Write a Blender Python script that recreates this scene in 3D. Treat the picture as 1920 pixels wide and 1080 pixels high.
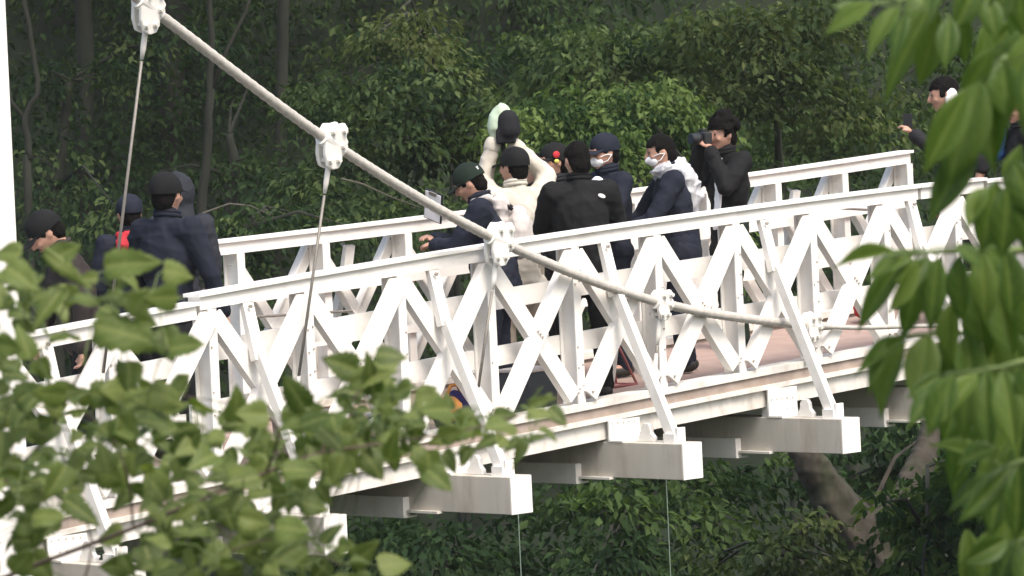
import bpy, bmesh, math, random
import numpy as np
from mathutils import Vector, Matrix
random.seed(7); rng = np.random.default_rng(7)
S = bpy.context.scene
COL = S.collection
for o in list(bpy.data.objects): bpy.data.objects.remove(o)

# ---------------------------------------------------------------- camera
FPX, ROLL, HOR, ZC, SQ = 8232.0, math.radians(2.7), -350.0, 3.0, math.sqrt(.5)
Z0 = 30.0
def derot(px, py):
    dx, dy = px-960, py-540
    return dx*math.cos(ROLL)-dy*math.sin(ROLL), dx*math.sin(ROLL)+dy*math.cos(ROLL)
R_ = Vector((SQ, -SQ, 0)); F_ = Vector((SQ, SQ, 0)); UP = Vector((0, 0, 1))
R0 = derot(1240, 640)[0]/FPX*Z0
CAM = -(R_*R0+F_*Z0); CAM.z = ZC
cam = bpy.data.cameras.new('camera'); camo = bpy.data.objects.new('camera', cam); COL.objects.link(camo)
cr = R_*math.cos(ROLL)-UP*math.sin(ROLL); cu = R_*math.sin(ROLL)+UP*math.cos(ROLL)
M4 = Matrix((cr, cu, -F_)).transposed().to_4x4(); M4.translation = CAM
camo.matrix_world = M4
cam.sensor_width = 36; cam.lens = 36*FPX/1920
cam.shift_x = -HOR*math.sin(ROLL)/1920; cam.shift_y = HOR*math.cos(ROLL)/1920
cam.clip_start = .5; cam.clip_end = 900
cam.dof.use_dof = True; cam.dof.focus_distance = 30.0; cam.dof.aperture_fstop = 10.5
S.camera = camo
# ---------------------------------------------------------------- sky, sun, exposure (overcast day)
w = bpy.data.worlds.new('World'); S.world = w; w.use_nodes = True
nt = w.node_tree; bg = nt.nodes['Background']
sky = nt.nodes.new('ShaderNodeTexSky'); sky.sky_type = 'NISHITA'; sky.sun_disc = False
SUN_FROM = Vector((-.12, -.62, .95)).normalized()
sky.sun_elevation = math.asin(SUN_FROM.z); sky.sun_rotation = math.atan2(SUN_FROM.x, SUN_FROM.y)
sky.air_density = 1.4; sky.dust_density = 5; sky.ozone_density = .6
nt.links.new(sky.outputs[0], bg.inputs[0]); bg.inputs[1].default_value = .13
sl = bpy.data.lights.new('sun', 'SUN'); sl.energy = 1.5; sl.angle = math.radians(22); sl.color = (1, .97, .92)
so = bpy.data.objects.new('sun', sl); COL.objects.link(so)
so.rotation_euler = SUN_FROM.to_track_quat('Z', 'Y').to_euler()
S.view_settings.view_transform = 'Standard'; S.view_settings.look = 'None'
S.view_settings.exposure = 1.1; S.view_settings.gamma = 1

# ---------------------------------------------------------------- placing helpers
def at(px, py, d):                      # world point seen at that pixel, d metres in front of the camera
    dx, dy = derot(px, py)
    p = CAM+R_*(dx/FPX*d)+F_*d; p.z = ZC+(HOR-dy)/FPX*d
    return p
def on_y(px, py, Y):                    # world point on the vertical plane y = Y (along the bridge)
    t = derot(px, py)[0]/FPX
    X = (t*(Z0+SQ*Y)-R0+SQ*Y)/(SQ*(1-t))
    return at(px, py, Z0+SQ*X+SQ*Y)

# ---------------------------------------------------------------- materials
MATS = {}
def mat(name, col, rough=.7, var=.0, scale=8, bump=0, metal=0, dirt=None, dirt_scale=3, dirt_amt=.4, stretch=None, alpha=None, spec=.4, trans=0):
    if name in MATS: return MATS[name]
    m = bpy.data.materials.new(name); m.use_nodes = True; t = m.node_tree; N = t.nodes; L = t.links
    b = N['Principled BSDF']; b.inputs['Roughness'].default_value = rough; b.inputs['Metallic'].default_value = metal
    b.inputs['Specular IOR Level'].default_value = spec
    tc = N.new('ShaderNodeTexCoord'); src = tc.outputs['Object']
    if stretch:
        mp = N.new('ShaderNodeMapping'); mp.inputs['Scale'].default_value = stretch; L.new(src, mp.inputs[0]); src = mp.outputs[0]
    n = N.new('ShaderNodeTexNoise'); n.inputs['Scale'].default_value = scale; n.inputs['Detail'].default_value = 5; L.new(src, n.inputs['Vector'])
    r = N.new('ShaderNodeMapRange'); r.inputs[1].default_value = .3; r.inputs[2].default_value = .7
    r.inputs[3].default_value = 1-var; r.inputs[4].default_value = 1+var; L.new(n.outputs[0], r.inputs[0])
    mul = N.new('ShaderNodeVectorMath'); mul.operation = 'SCALE'; mul.inputs[0].default_value = col[:3]; L.new(r.outputs[0], mul.inputs['Scale'])
    out = mul.outputs[0]
    if dirt:
        n2 = N.new('ShaderNodeTexNoise'); n2.inputs['Scale'].default_value = dirt_scale; n2.inputs['Detail'].default_value = 7; n2.inputs['Roughness'].default_value = .7
        L.new(src, n2.inputs['Vector'])
        r2 = N.new('ShaderNodeMapRange'); r2.inputs[1].default_value = .5; r2.inputs[2].default_value = .72; r2.inputs[4].default_value = dirt_amt; L.new(n2.outputs[0], r2.inputs[0])
        mx = N.new('ShaderNodeMix'); mx.data_type = 'RGBA'; L.new(r2.outputs[0], mx.inputs[0]); L.new(out, mx.inputs[6]); mx.inputs[7].default_value = (*dirt, 1)
        out = mx.outputs[2]
    L.new(out, b.inputs['Base Color'])
    if bump:
        bp = N.new('ShaderNodeBump'); bp.inputs['Strength'].default_value = bump; bp.inputs['Distance'].default_value = .01
        L.new(n.outputs[0], bp.inputs['Height']); L.new(bp.outputs[0], b.inputs['Normal'])
    if trans: b.inputs['Transmission Weight'].default_value = trans
    if alpha is not None: b.inputs['Alpha'].default_value = alpha
    MATS[name] = m; return m
def leaf_mat(name, c0, c1, c2, rough=.55, trl=.35, veins=False):
    m = bpy.data.materials.new(name); m.use_nodes = True; t = m.node_tree; N = t.nodes; L = t.links
    b = N['Principled BSDF']; b.inputs['Roughness'].default_value = rough if veins else .85; b.inputs['Specular IOR Level'].default_value = .3 if veins else .12
    a = N.new('ShaderNodeAttribute'); a.attribute_name = 'tone'
    fac = a.outputs['Fac']
    if veins:
        oi = N.new('ShaderNodeObjectInfo'); fac = oi.outputs['Random']
        tc = N.new('ShaderNodeTexCoord'); n = N.new('ShaderNodeTexNoise'); n.inputs['Scale'].default_value = 25; n.inputs['Detail'].default_value = 4
        L.new(tc.outputs['Object'], n.inputs['Vector'])
        ad = N.new('ShaderNodeMath'); ad.operation = 'MULTIPLY_ADD'; ad.inputs[1].default_value = .5; L.new(n.outputs[0], ad.inputs[0])
        m2 = N.new('ShaderNodeMath'); m2.operation = 'MULTIPLY_ADD'; m2.inputs[1].default_value = .75; m2.inputs[2].default_value = -.12; L.new(fac, m2.inputs[0]); L.new(m2.outputs[0], ad.inputs[2])
        fac = ad.outputs[0]
    r = N.new('ShaderNodeValToRGB'); e = r.color_ramp.elements
    e[0].color = (*c0, 1); e[1].color = (*c2, 1); x = e.new(.5); x.color = (*c1, 1); L.new(fac, r.inputs[0])
    col = r.outputs[0]
    if veins:                            # pale midrib and side veins drawn as colour (flat print)
        at_ = N.new('ShaderNodeAttribute'); at_.attribute_name = 'rib'
        mx = N.new('ShaderNodeMix'); mx.data_type = 'RGBA'; L.new(at_.outputs['Fac'], mx.inputs[0]); L.new(col, mx.inputs[6])
        mx.inputs[7].default_value = (c2[0]*1.15, c2[1]*1.1, c2[2]*1.2, 1); col = mx.outputs[2]
    L.new(col, b.inputs['Base Color'])
    tr = N.new('ShaderNodeBsdfTranslucent'); 
    g = N.new('ShaderNodeVectorMath'); g.operation = 'MULTIPLY'; L.new(col, g.inputs[0]); g.inputs[1].default_value = (1.5, 1.6, .8); L.new(g.outputs[0], tr.inputs[0])
    ms = N.new('ShaderNodeMixShader'); ms.inputs[0].default_value = trl
    L.new(b.outputs[0], ms.inputs[1]); L.new(tr.outputs[0], ms.inputs[2]); L.new(ms.outputs[0], N['Material Output'].inputs[0])
    MATS[name] = m; return m
WHITE = mat('white_paint', (.80, .775, .74), .5, .03, 6, .05, dirt=(.50, .44, .38), dirt_scale=5, dirt_amt=.35)
WHITE2 = mat('weathered_white_paint', (.70, .67, .62), .6, .06, 9, .1, dirt=(.36, .30, .25), dirt_scale=7, dirt_amt=.6, stretch=(1, 1, .6))
RECESS_BROWN = mat('brown_recess_paint', (.34, .275, .235), .8, .15, 9, .1, dirt=(.2, .14, .1))  # darker brown band between kerb and flange
STEEL = mat('galvanised_steel', (.20, .185, .165), .5, .12, 30, .2, metal=.3)
ROPE = mat('cable_strand', (.44, .415, .38), .7, .14, 25, .2)
BEAM = mat('shaded_beam_paint', (.48, .45, .40), .65, .07, 5, .1, dirt=(.27, .21, .16), dirt_scale=4, dirt_amt=.6, stretch=(1.5, 1.5, .35))  # shade of the beam sides put into the grey base colour
DECK = mat('deck_surface', (.34, .245, .21), .85, .10, 5, .15, dirt=(.22, .15, .12), dirt_scale=2)
BOLT = mat('bolt_steel', (.40, .36, .33), .5, .1)
SKIN = mat('skin', (.42, .235, .17), .55, .05, 20)
BLACKH = mat('black_hair', (.006, .005, .005), .9, .3, 60, .6, spec=.08)

# ---------------------------------------------------------------- object helpers
def tag(o, label=None, cat=None, group=None, kind=None):
    if label: o['label'] = label
    if cat: o['category'] = cat
    if group: o['group'] = group
    if kind: o['kind'] = kind
    return o
def empty(name, loc=(0, 0, 0), label=None, cat=None, group=None, rz=0):
    o = bpy.data.objects.new(name, None); COL.objects.link(o); o.location = loc; o.rotation_euler = (0, 0, rz)
    o.empty_display_size = .1
    return tag(o, label, cat, group)
def setparent(o, p):
    o.parent = p
    return o
def link(name, me, m, parent=None, smooth=False):
    o = bpy.data.objects.new(name, me); COL.objects.link(o)
    if m is not None and not me.materials:
        for x in (m if isinstance(m, (list, tuple)) else [m]): me.materials.append(x)
    if smooth: me.polygons.foreach_set('use_smooth', [True]*len(me.polygons))
    if parent: o.parent = parent
    return o
class MB:
    def __init__(s): s.bm = bmesh.new()
    def hull8(s, pts):                  # 8 points: bottom loop 4, top loop 4
        v = [s.bm.verts.new(p) for p in pts]
        for f in ((0, 3, 2, 1), (4, 5, 6, 7), (0, 1, 5, 4), (1, 2, 6, 5), (2, 3, 7, 6), (3, 0, 4, 7)): s.bm.faces.new([v[i] for i in f])
        return s
    def box(s, c, h, rot=None):
        c = Vector(c); pts = []
        for z in (-1, 1):
            for x, y in ((-1, -1), (1, -1), (1, 1), (-1, 1)):
                p = Vector((x*h[0], y*h[1], z*h[2]))
                if rot is not None: p = rot @ p
                pts.append(c+p)
        return s.hull8(pts)
    def bar(s, a, b, wx, wy, side=Vector((0, 1, 0)), w2=None):      # rectangular bar; wy measured along `side`
        a, b = Vector(a), Vector(b); d = (b-a).normalized(); sd = (side-d*side.dot(d)).normalized(); o = d.cross(sd)
        pts = []
        for p, k in ((a, 1), (b, w2 or 1)):
            for x, y in ((-1, -1), (1, -1), (1, 1), (-1, 1)): pts.append(p+o*(x*wx*k/2)+sd*(y*wy/2))
        return s.hull8(pts)
    def tube(s, pts, r, n=10, cap=True):
        pts = [Vector(p) for p in pts]; rs = r if isinstance(r, (list, tuple)) else [r]*len(pts)
        rings = []; ref = None
        for i, p in enumerate(pts):
            d = (pts[min(i+1, len(pts)-1)]-pts[max(i-1, 0)]).normalized()
            if ref is None: ref = d.orthogonal().normalized()
            ref = (ref-d*ref.dot(d)).normalized(); o = d.cross(ref)
            rings.append([s.bm.verts.new(p+(ref*math.cos(2*math.pi*k/n)+o*math.sin(2*math.pi*k/n))*rs[i]) for k in range(n)])
        for a, b in zip(rings, rings[1:]):
            for k in range(n): s.bm.faces.new((a[k], a[(k+1) % n], b[(k+1) % n], b[k]))
        if cap: s.bm.faces.new(rings[0][::-1]); s.bm.faces.new(rings[-1])
        return s
    def cyl(s, a, b, r, n=12): return s.tube([a, b], r, n)
    def ell(s, c, rad, rot=None, u=14, v=9):
        c = Vector(c); rings = []
        top = None
        def P(x, y, z):
            p = Vector((x*rad[0], y*rad[1], z*rad[2])); 
            if rot is not None: p = rot @ p
            return s.bm.verts.new(c+p)
        for i in range(1, v):
            t = math.pi*i/v; rings.append([P(math.sin(t)*math.cos(2*math.pi*k/u), math.sin(t)*math.sin(2*math.pi*k/u), math.cos(t)) for k in range(u)])
        a, b = P(0, 0, 1), P(0, 0, -1)
        for k in range(u):
            s.bm.faces.new((a, rings[0][k], rings[0][(k+1) % u])); s.bm.faces.new((b, rings[-1][(k+1) % u], rings[-1][k]))
        for p, q in zip(rings, rings[1:]):
            for k in range(u): s.bm.faces.new((p[k], q[k], q[(k+1) % u], p[(k+1) % u]))
        return s
    def caps(s, a, b, ra, rb, n=12):                                # tapered capsule
        a, b = Vector(a), Vector(b); d = b-a
        if d.length < 1e-5: return s.ell(a, (ra,)*3)
        d.normalize(); pts = []; rs = []
        for i in range(0, 5):
            t = math.pi/2*i/4; pts.append(a-d*ra*math.cos(t)); rs.append(max(ra*math.sin(t), ra*.05))
        for i in range(0, 5):
            t = math.pi/2*i/4; pts.append(b+d*rb*math.sin(t)); rs.append(max(rb*math.cos(t), rb*.05))
        return s.tube(pts, rs, n)
    def prism(s, poly, axis_o, ex, ey, ez, t):                      # polygon in (ex,ey) plane at origin axis_o extruded along ez by t
        o = Vector(axis_o); lo = [s.bm.verts.new(o+ex*x+ey*y) for x, y in poly]; hi = [s.bm.verts.new(o+ex*x+ey*y+ez*t) for x, y in poly]
        n = len(poly); s.bm.faces.new(lo[::-1]); s.bm.faces.new(hi)
        for i in range(n): s.bm.faces.new((lo[i], lo[(i+1) % n], hi[(i+1) % n], hi[i]))
        return s
    def mesh(s, name, bevel=0):
        bmesh.ops.recalc_face_normals(s.bm, faces=s.bm.faces[:])
        if bevel:
            bmesh.ops.bevel(s.bm, geom=s.bm.edges[:], offset=bevel, segments=1, affect='EDGES', clamp_overlap=True)
        me = bpy.data.meshes.new(name); s.bm.to_mesh(me); s.bm.free(); return me
    def build(s, name, m, parent=None, bevel=0, smooth=False):
        return link(name, s.mesh(name, bevel), m, parent, smooth)
def remesh(mb, voxel, smooth=4, wr=0, wscale=18, seed=0):
    me = mb.mesh('tmp'); o = bpy.data.objects.new('tmp', me); COL.objects.link(o)
    r = o.modifiers.new('r', 'REMESH'); r.mode = 'VOXEL'; r.voxel_size = voxel
    if smooth: sm = o.modifiers.new('s', 'SMOOTH'); sm.iterations = smooth; sm.factor = .5
    dg = bpy.context.evaluated_depsgraph_get(); out = bpy.data.meshes.new_from_object(o.evaluated_get(dg))
    bpy.data.objects.remove(o); bpy.data.meshes.remove(me)
    if wr:
        n = len(out.vertices); co = np.empty(n*3, np.float32); no = np.empty(n*3, np.float32)
        out.vertices.foreach_get('co', co); out.vertices.foreach_get('normal', no); co = co.reshape(-1, 3); no = no.reshape(-1, 3)
        rg = np.random.default_rng(seed); d = np.zeros(n)
        for k in range(7):
            v = rg.normal(size=3); v[2] *= 1.6; v *= wscale*(.6+.25*k)/np.linalg.norm(v)
            warp = .6*np.sin(co@(rg.normal(size=3)*9)+rg.random()*6)
            d += (1-np.abs(np.sin(co@v+warp*2+rg.random()*6)))**2/(1+.35*k)-.35/(1+.35*k)
        co += no*(d*wr)[:, None]; out.vertices.foreach_set('co', co.ravel()); out.update()
    out.polygons.foreach_set('use_smooth', [True]*len(out.polygons))
    return out

def catmull(P, n=24):
    out = []
    for i in range(len(P)-1):
        a = P[max(i-1, 0)]; b = P[i]; c = P[i+1]; d = P[min(i+2, len(P)-1)]
        for k in range(n):
            t = k/n; out.append(.5*((2*b)+(c-a)*t+(2*a-5*b+4*c-d)*t*t+(3*b-3*c+d-a)*t**3))
    out.append(P[-1]); return out
# ================================================================ TERRAIN
def ground_h(x, y):
    p = Vector((x, y, 0))-Vector((CAM.x, CAM.y, 0)); d = p.dot(F_); a = p.dot(R_)
    def ss(e0, e1, v):
        t = min(1, max(0, (v-e0)/(e1-e0))); return t*t*(3-2*t)
    h = 1.3-12.5*ss(3.5, 24, d)+ss(41, 95, d)*38+.25*max(0, d-95)*(1 if d < 260 else 0)+(41 if d >= 260 else 0)
    return h+.5*math.sin(a*.23+d*.11)*ss(5, 20, d)+.25*math.sin(a*.9+1.3*math.sin(d*.5))*ss(5, 20, d)
bm = bmesh.new()
def axis(lo, hi, c0, c1, fine, coarse):
    v = []; x = lo
    while x <= hi: v.append(x); x += fine if c0 < x < c1 else coarse
    return v
ds = axis(-250, 420, -5, 110, 1.5, 20); as_ = axis(-330, 330, -30, 30, 1.5, 20)
grid = []
for d in ds:
    row = []
    for a in as_:
        p = CAM+F_*d+R_*a; row.append(bm.verts.new((p.x, p.y, ground_h(p.x, p.y))))
    grid.append(row)
for i in range(len(ds)-1):
    for j in range(len(as_)-1): bm.faces.new((grid[i][j], grid[i][j+1], grid[i+1][j+1], grid[i+1][j]))
me = bpy.data.meshes.new('ground'); bm.to_mesh(me); bm.free()
SOIL = mat('forest_floor', (.012, .019, .009), .95, .5, .8, .5, dirt=(.014, .026, .010), dirt_scale=.5, dirt_amt=.8)
g = link('ground', me, SOIL, None, True)
if len(me.polygons) and me.polygons[0].normal.z < 0: me.flip_normals()
tag(g, 'dark forest floor rising up the wooded gorge side behind the footbridge', 'ground', kind='structure')

# haze volume added to lift the dark forest tones
hb = MB().box((CAM.x+60, CAM.y+60, 40), (560, 560, 56)).build('haze', None); hb.data.materials.clear()
hm_ = bpy.data.materials.new('added_haze'); hm_.use_nodes = True; hm_.node_tree.nodes.remove(hm_.node_tree.nodes['Principled BSDF'])
pv = hm_.node_tree.nodes.new('ShaderNodeVolumePrincipled'); pv.inputs['Density'].default_value = .00028; pv.inputs['Color'].default_value = (.9, .95, .93, 1)
hm_.node_tree.links.new(pv.outputs[0], hm_.node_tree.nodes['Material Output'].inputs['Volume']); hb.data.materials.append(hm_)
tag(hb, 'added thin haze veil lifting the darks between bridge and forest', 'haze', kind='stuff')
# ================================================================ FOLIAGE
def leaves_mesh(name, C, D, Nn, L, W, tone):
    n = len(C); D = D/np.linalg.norm(D, axis=1)[:, None]
    Sd = np.cross(D, Nn); Sd /= (np.linalg.norm(Sd, axis=1)[:, None]+1e-9); N2 = np.cross(Sd, D)
    L = L[:, None]; W = W[:, None]
    v = np.empty((n, 4, 3), np.float32)
    v[:, 0] = C-D*L*.5; v[:, 1] = C+Sd*W*.5+N2*W*.16-D*L*.06; v[:, 2] = C+D*L*.5-N2*L*.10; v[:, 3] = C-Sd*W*.5+N2*W*.16-D*L*.06
    me = bpy.data.meshes.new(name); me.vertices.add(n*4); me.vertices.foreach_set('co', v.ravel())
    b = (np.arange(n)*4)[:, None]
    tri = np.concatenate([b+np.array([[0, 1, 2]]), b+np.array([[0, 2, 3]])], 1).reshape(-1)
    me.loops.add(n*6); me.loops.foreach_set('vertex_index', tri.astype(np.int32))
    me.polygons.add(n*2); me.polygons.foreach_set('loop_start', (np.arange(n*2)*3).astype(np.int32))
    me.update(calc_edges=True); me.validate()
    at_ = me.attributes.new('tone', 'FLOAT', 'POINT'); at_.data.foreach_set('value', np.repeat(np.clip(tone, 0, 1), 4).astype(np.float32))
    return me
def spray_leaves(centres, per, rad, leaf, tone=.5, tvar=.25, flat=.28, droop=.5, asp=.5, out=None, thin=1.0):
    C = []; D = []; N = []; T = []; L = []
    for i, (c, sc) in enumerate(centres):
        n = max(6, int(per*sc*sc)); r = rad*sc*(.7+.6*rng.random())
        o = np.array([rng.normal(), rng.normal(), 0]) if out is None else np.array([c[0]-out[0], c[1]-out[1], 0])+rng.normal(size=3)*[.8, .8, 0]
        o /= np.linalg.norm(o)+1e-6
        tilt = np.array([o[0]*.35, o[1]*.35, 1.0]); tilt /= np.linalg.norm(tilt)
        u = np.cross(tilt, [0, 0, 1.]); u = u/(np.linalg.norm(u)+1e-6); w2 = np.cross(tilt, u)
        rr = np.sqrt(rng.random(n))*r; th = rng.random(n)*2*np.pi
        off = u*(rr*np.cos(th)*(.8+.4*rng.random()))[:, None]+w2*(rr*np.sin(th))[:, None]+tilt*(rng.normal(size=n)*r*flat-.35*rr**2/r)[:, None]
        C.append(np.array(c)+off)
        dd = off/(np.linalg.norm(off, axis=1)[:, None]+1e-6)*.8+o*.5+rng.normal(size=(n, 3))*.5; dd[:, 2] -= droop
        D.append(dd); N.append(tilt+rng.normal(size=(n, 3))*.45)
        T.append(tone+rng.normal()*tvar*.95+rng.normal(size=n)*tvar*.45); L.append(leaf*(.7+.6*rng.random(n)))
    C, D, N, T, L = map(np.concatenate, (C, D, N, T, L))
    return C, D, N, L, L*asp*(.8+.4*rng.random(len(L))), T
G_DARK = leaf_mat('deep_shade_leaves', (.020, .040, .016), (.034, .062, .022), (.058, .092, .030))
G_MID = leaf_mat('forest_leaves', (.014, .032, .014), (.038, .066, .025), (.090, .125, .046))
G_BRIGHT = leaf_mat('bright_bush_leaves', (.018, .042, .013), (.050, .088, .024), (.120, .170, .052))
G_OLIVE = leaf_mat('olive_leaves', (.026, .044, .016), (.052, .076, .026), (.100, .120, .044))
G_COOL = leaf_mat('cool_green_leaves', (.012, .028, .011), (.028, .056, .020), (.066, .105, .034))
BARK = mat('bark', (.022, .023, .017), .9, .3, 6, .8, dirt=(.03, .04, .02), dirt_scale=4, stretch=(1, 1, .3))
BROWNB = mat('brown_bark', (.034, .028, .021), .95, .5, 5, 1.0, dirt=(.035, .045, .02), dirt_scale=3, dirt_amt=.8, stretch=(1, 1, .35))
BARKP = mat('pale_bark', (.085, .075, .062), .9, .25, 6, .7, dirt=(.05, .06, .03), dirt_scale=4, stretch=(1, 1, .3))
def blob_centres(blobs, dens=1.0):
    """blobs: (px, py, d, rx_px, ry_px, n): a leafy bough of real depth"""
    out = []
    for px, py, d, rx, ry, n in blobs:
        sx, sz = rx*d/FPX, ry*d/FPX; c = at(px, py, d)
        for k in range(int(n*dens)):
            q = rng.normal(size=3); q /= np.linalg.norm(q); q *= (.25+1.05*rng.random())*(1 if rng.random() < .8 else 1.3)
            p = c+R_*float(q[0]*sx)+F_*float(q[1]*max(.5, .7*sx))+UP*float(q[2]*sz)
            out.append(((p.x, p.y, p.z), .5+.85*rng.random()))
    return out
def bg_tree(name, label, cat, blobs, m, trunk=None, per=70, rad=.45, leaf=.13, tone=.5, tvar=.25, dens=1.0, barkm=None, group=None, asp=.5, droop=.5, flat=.28):
    """blobs with their limbs: trunk = list of (px, py, d, radius)"""
    cx = at(blobs[0][0], blobs[0][1], blobs[0][2])
    base = at(*trunk[0][:3]) if trunk else Vector((cx.x, cx.y, 0))
    base.z = ground_h(base.x, base.y)
    r = empty(name, base, label, cat, group)
    cs = blob_centres(blobs, dens*.52); rad *= 1.22; per = int(per*1.45); flat *= .55; tvar *= 1.5
    C, D, N, L, W, T = spray_leaves(cs, per, rad, leaf, tone, tvar, flat, droop, asp, out=np.array((cx.x, cx.y, cx.z)))
    me = leaves_mesh('crown', C-np.array(base), D, N, L, W, T)
    link('crown', me, m, r)
    mb = MB(); bm_ = barkm or BARK
    if trunk:
        pts = [base-Vector((0, 0, .3))]+[at(a, b, c) for a, b, c, q in trunk]; rs = [trunk[0][3]*1.3]+[q for *_, q in trunk]
        if (pts[1]-pts[0]).length < .5: pts = pts[1:]; rs = rs[1:]
        P2 = []; R2 = []; cm_ = catmull(pts, 4)
        for i in range(len(pts)-1):
            for k in range(4):
                t = k/4; p = cm_[i*4+k]+Vector(rng.normal(size=3)*.008); P2.append(p); R2.append((rs[i]+(rs[i+1]-rs[i])*t)*random.uniform(.94, 1.06))
        P2.append(pts[-1]); R2.append(rs[-1])
        mb.tube([p-base for p in P2], R2, 9)
        srcs = P2
    else:
        srcs = [base, base+Vector((0, 0, .4)), (base+cx)/2, cx]
        mb.tube([p-base for p in srcs], [.09, .08, .05, .03], 7)
    tr = mb.build('trunk', bm_, r, smooth=True)
    lb = MB()
    pick = rng.permutation(len(cs))[:max(8, len(cs)//4)]
    for i in pick:
        c = Vector(cs[i][0]); s0 = min(srcs, key=lambda q: (q-c).length+(2.0 if q.z > c.z+.3 else 0))
        mid = s0.lerp(c, .5)+Vector((0, 0, .12*(c-s0).length))+Vector(rng.normal(size=3)*.05)
        lb.tube([s0-base, mid-base, c-base], [.03, .018, .006], 5)
    link('limb', lb.mesh('limb'), bm_, r)['kind'] = 'stuff'
    return r
# --- deep forest mass on the slope (nobody could count it)
cs = []
for k in range(1500):
    d = 58+rng.random()*26; px = -500+rng.random()*2900
    p = at(px, 0, d); z = ground_h(p.x, p.y)+rng.random()*2.6
    cs.append(((p.x, p.y, z), .8+.7*rng.random()))
C, D, N, L, W, T = spray_leaves(cs, 80, .7, .15, .45, .3, .3, .5, .5)
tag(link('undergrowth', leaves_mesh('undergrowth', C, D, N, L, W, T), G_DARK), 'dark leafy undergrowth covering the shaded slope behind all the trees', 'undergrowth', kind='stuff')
# --- tall shade trees: trunks in the dark left part, crowns above the frame
tall = [
 ('tall forest tree with pale forked trunk left of the second hanger clamp', [(380, 470, 57, .07), (388, 300, 57, .06), (393, 190, 57, .055), (396, 90, 57, .042), (392, -20, 57, .035), (390, -200, 57, .03)], BARK, [(394, 175, 57), (425, 95, 57), (462, 20, 57), (485, -60, 57)]),
 ('slender dark forest tree rising right of the forked trunk', [(520, 440, 61, .10), (528, 200, 61, .09), (533, -100, 61, .08)], BARK, None),
 ('broad dark forest trunk behind the first hanger rope', [(318, 470, 63, .20), (322, 200, 63, .18), (330, -100, 63, .16)], BARK, None),
 ('thin crooked pale sapling trunk at the far left edge', [(52, 380, 56, .055), (56, 300, 56, .05), (48, 220, 56, .04), (70, 150, 56, .035), (30, -60, 56, .03)], BARK, [(48, 225, 56), (20, 190, 56), (10, 120, 56)]),
 ('dark forest trunk between leaves above the first clamp', [(150, 470, 62, .13), (160, 200, 62, .12), (150, -120, 62, .11)], BARK, None),
 ('dim forest trunk behind the long main cable', [(610, 400, 66, .12), (650, 100, 66, .11), (648, -120, 66, .10)], BARK, None),
 ('dim slender trunk at the top left of the leafy boughs', [(700, 330, 65, .10), (725, 40, 65, .09), (735, -150, 65, .08)], BARK, None),
 ('shadowed trunk in the dark gap above the photographer', [(1330, 300, 66, .14), (1325, 60, 66, .13), (1310, -150, 66, .12)], BARK, None)]
for lab, tr, bk, fork in tall:
    px, d = tr[-1][0], tr[-1][2]
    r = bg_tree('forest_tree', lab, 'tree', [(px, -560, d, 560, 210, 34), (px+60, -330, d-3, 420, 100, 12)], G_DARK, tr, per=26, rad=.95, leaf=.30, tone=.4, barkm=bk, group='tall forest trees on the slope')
    if fork:
        base = r.location
        MB().tube([at(*q)-base for q in fork], [.035*(1-.18*i_) for i_ in range(len(fork))], 7).build("branch", bk, r, smooth=True)
# --- nearer leafy trees and bushes, from the top left round to the bottom right
bg_tree('leafy_tree', 'layered dark green tree spreading above the long cable, top centre', 'tree',
  [(700, 230, 53, 120, 55, 26), (640, 330, 53, 130, 50, 24), (830, 150, 53, 150, 50, 28), (860, 270, 54, 130, 60, 26), (760, 70, 54, 90, 24, 10), (950, 90, 54, 130, 50, 20), (740, 380, 52, 130, 34, 16), (590, 180, 54, 60, 24, 6)],
  G_MID, [(850, 520, 56, .07), (850, 360, 56, .05), (865, 250, 55.5, .035), (860, 150, 55, .02)], per=85, rad=.46, leaf=.115, tone=.5)
bg_tree('leafy_tree', 'rusty olive tipped bough poking out at the top left of the foliage', 'tree',
  [(765, 50, 50, 60, 22, 9), (700, 72, 50, 22, 12, 3), (800, 75, 50, 35, 16, 4)], G_OLIVE, [(850, 420, 55.5, .03), (840, 230, 55.5, .025), (800, 70, 52, .015)], per=60, rad=.30, leaf=.10, tone=.45)
bg_tree('leafy_bush', 'bright yellow green bush behind the raised camera and masked people', 'bush',
  [(1110, 210, 47, 120, 42, 30), (1060, 270, 46.5, 110, 50, 28), (1230, 215, 47.5, 110, 60, 30), (1190, 300, 46, 120, 50, 26), (1270, 350, 46.5, 110, 40, 14), (1000, 320, 47, 60, 60, 8), (1330, 260, 47.5, 60, 60, 10)],
  G_BRIGHT, [(1140, 560, 48, .05), (1150, 400, 48, .04), (1150, 290, 48, .02)], per=80, rad=.34, leaf=.10, tone=.45, tvar=.3)
bg_tree('leafy_tree', 'mid green tree with arching boughs above the group on the bridge', 'tree',
  [(1130, 110, 51, 120, 44, 24), (1240, 60, 52, 100, 34, 16), (1150, 170, 51, 110, 40, 18), (1010, 170, 52, 60, 45, 10), (1300, 130, 52, 90, 50, 16)],
  G_MID, [(1200, 470, 54, .07), (1200, 300, 54, .05), (1180, 150, 53, .02)], per=85, rad=.44, leaf=.115, tone=.62)
bg_tree('leafy_tree', 'olive green tree filling the top right behind the photographer', 'tree',
  [(1380, 60, 50, 120, 50, 26), (1500, 120, 50, 110, 50, 24), (1400, 180, 50, 90, 44, 18), (1530, 30, 51, 110, 40, 18), (1600, 170, 51, 90, 60, 14)],
  G_OLIVE, [(1470, 470, 53, .07), (1460, 300, 53, .05), (1450, 120, 52, .02)], per=80, rad=.42, leaf=.11, tone=.35)
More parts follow.
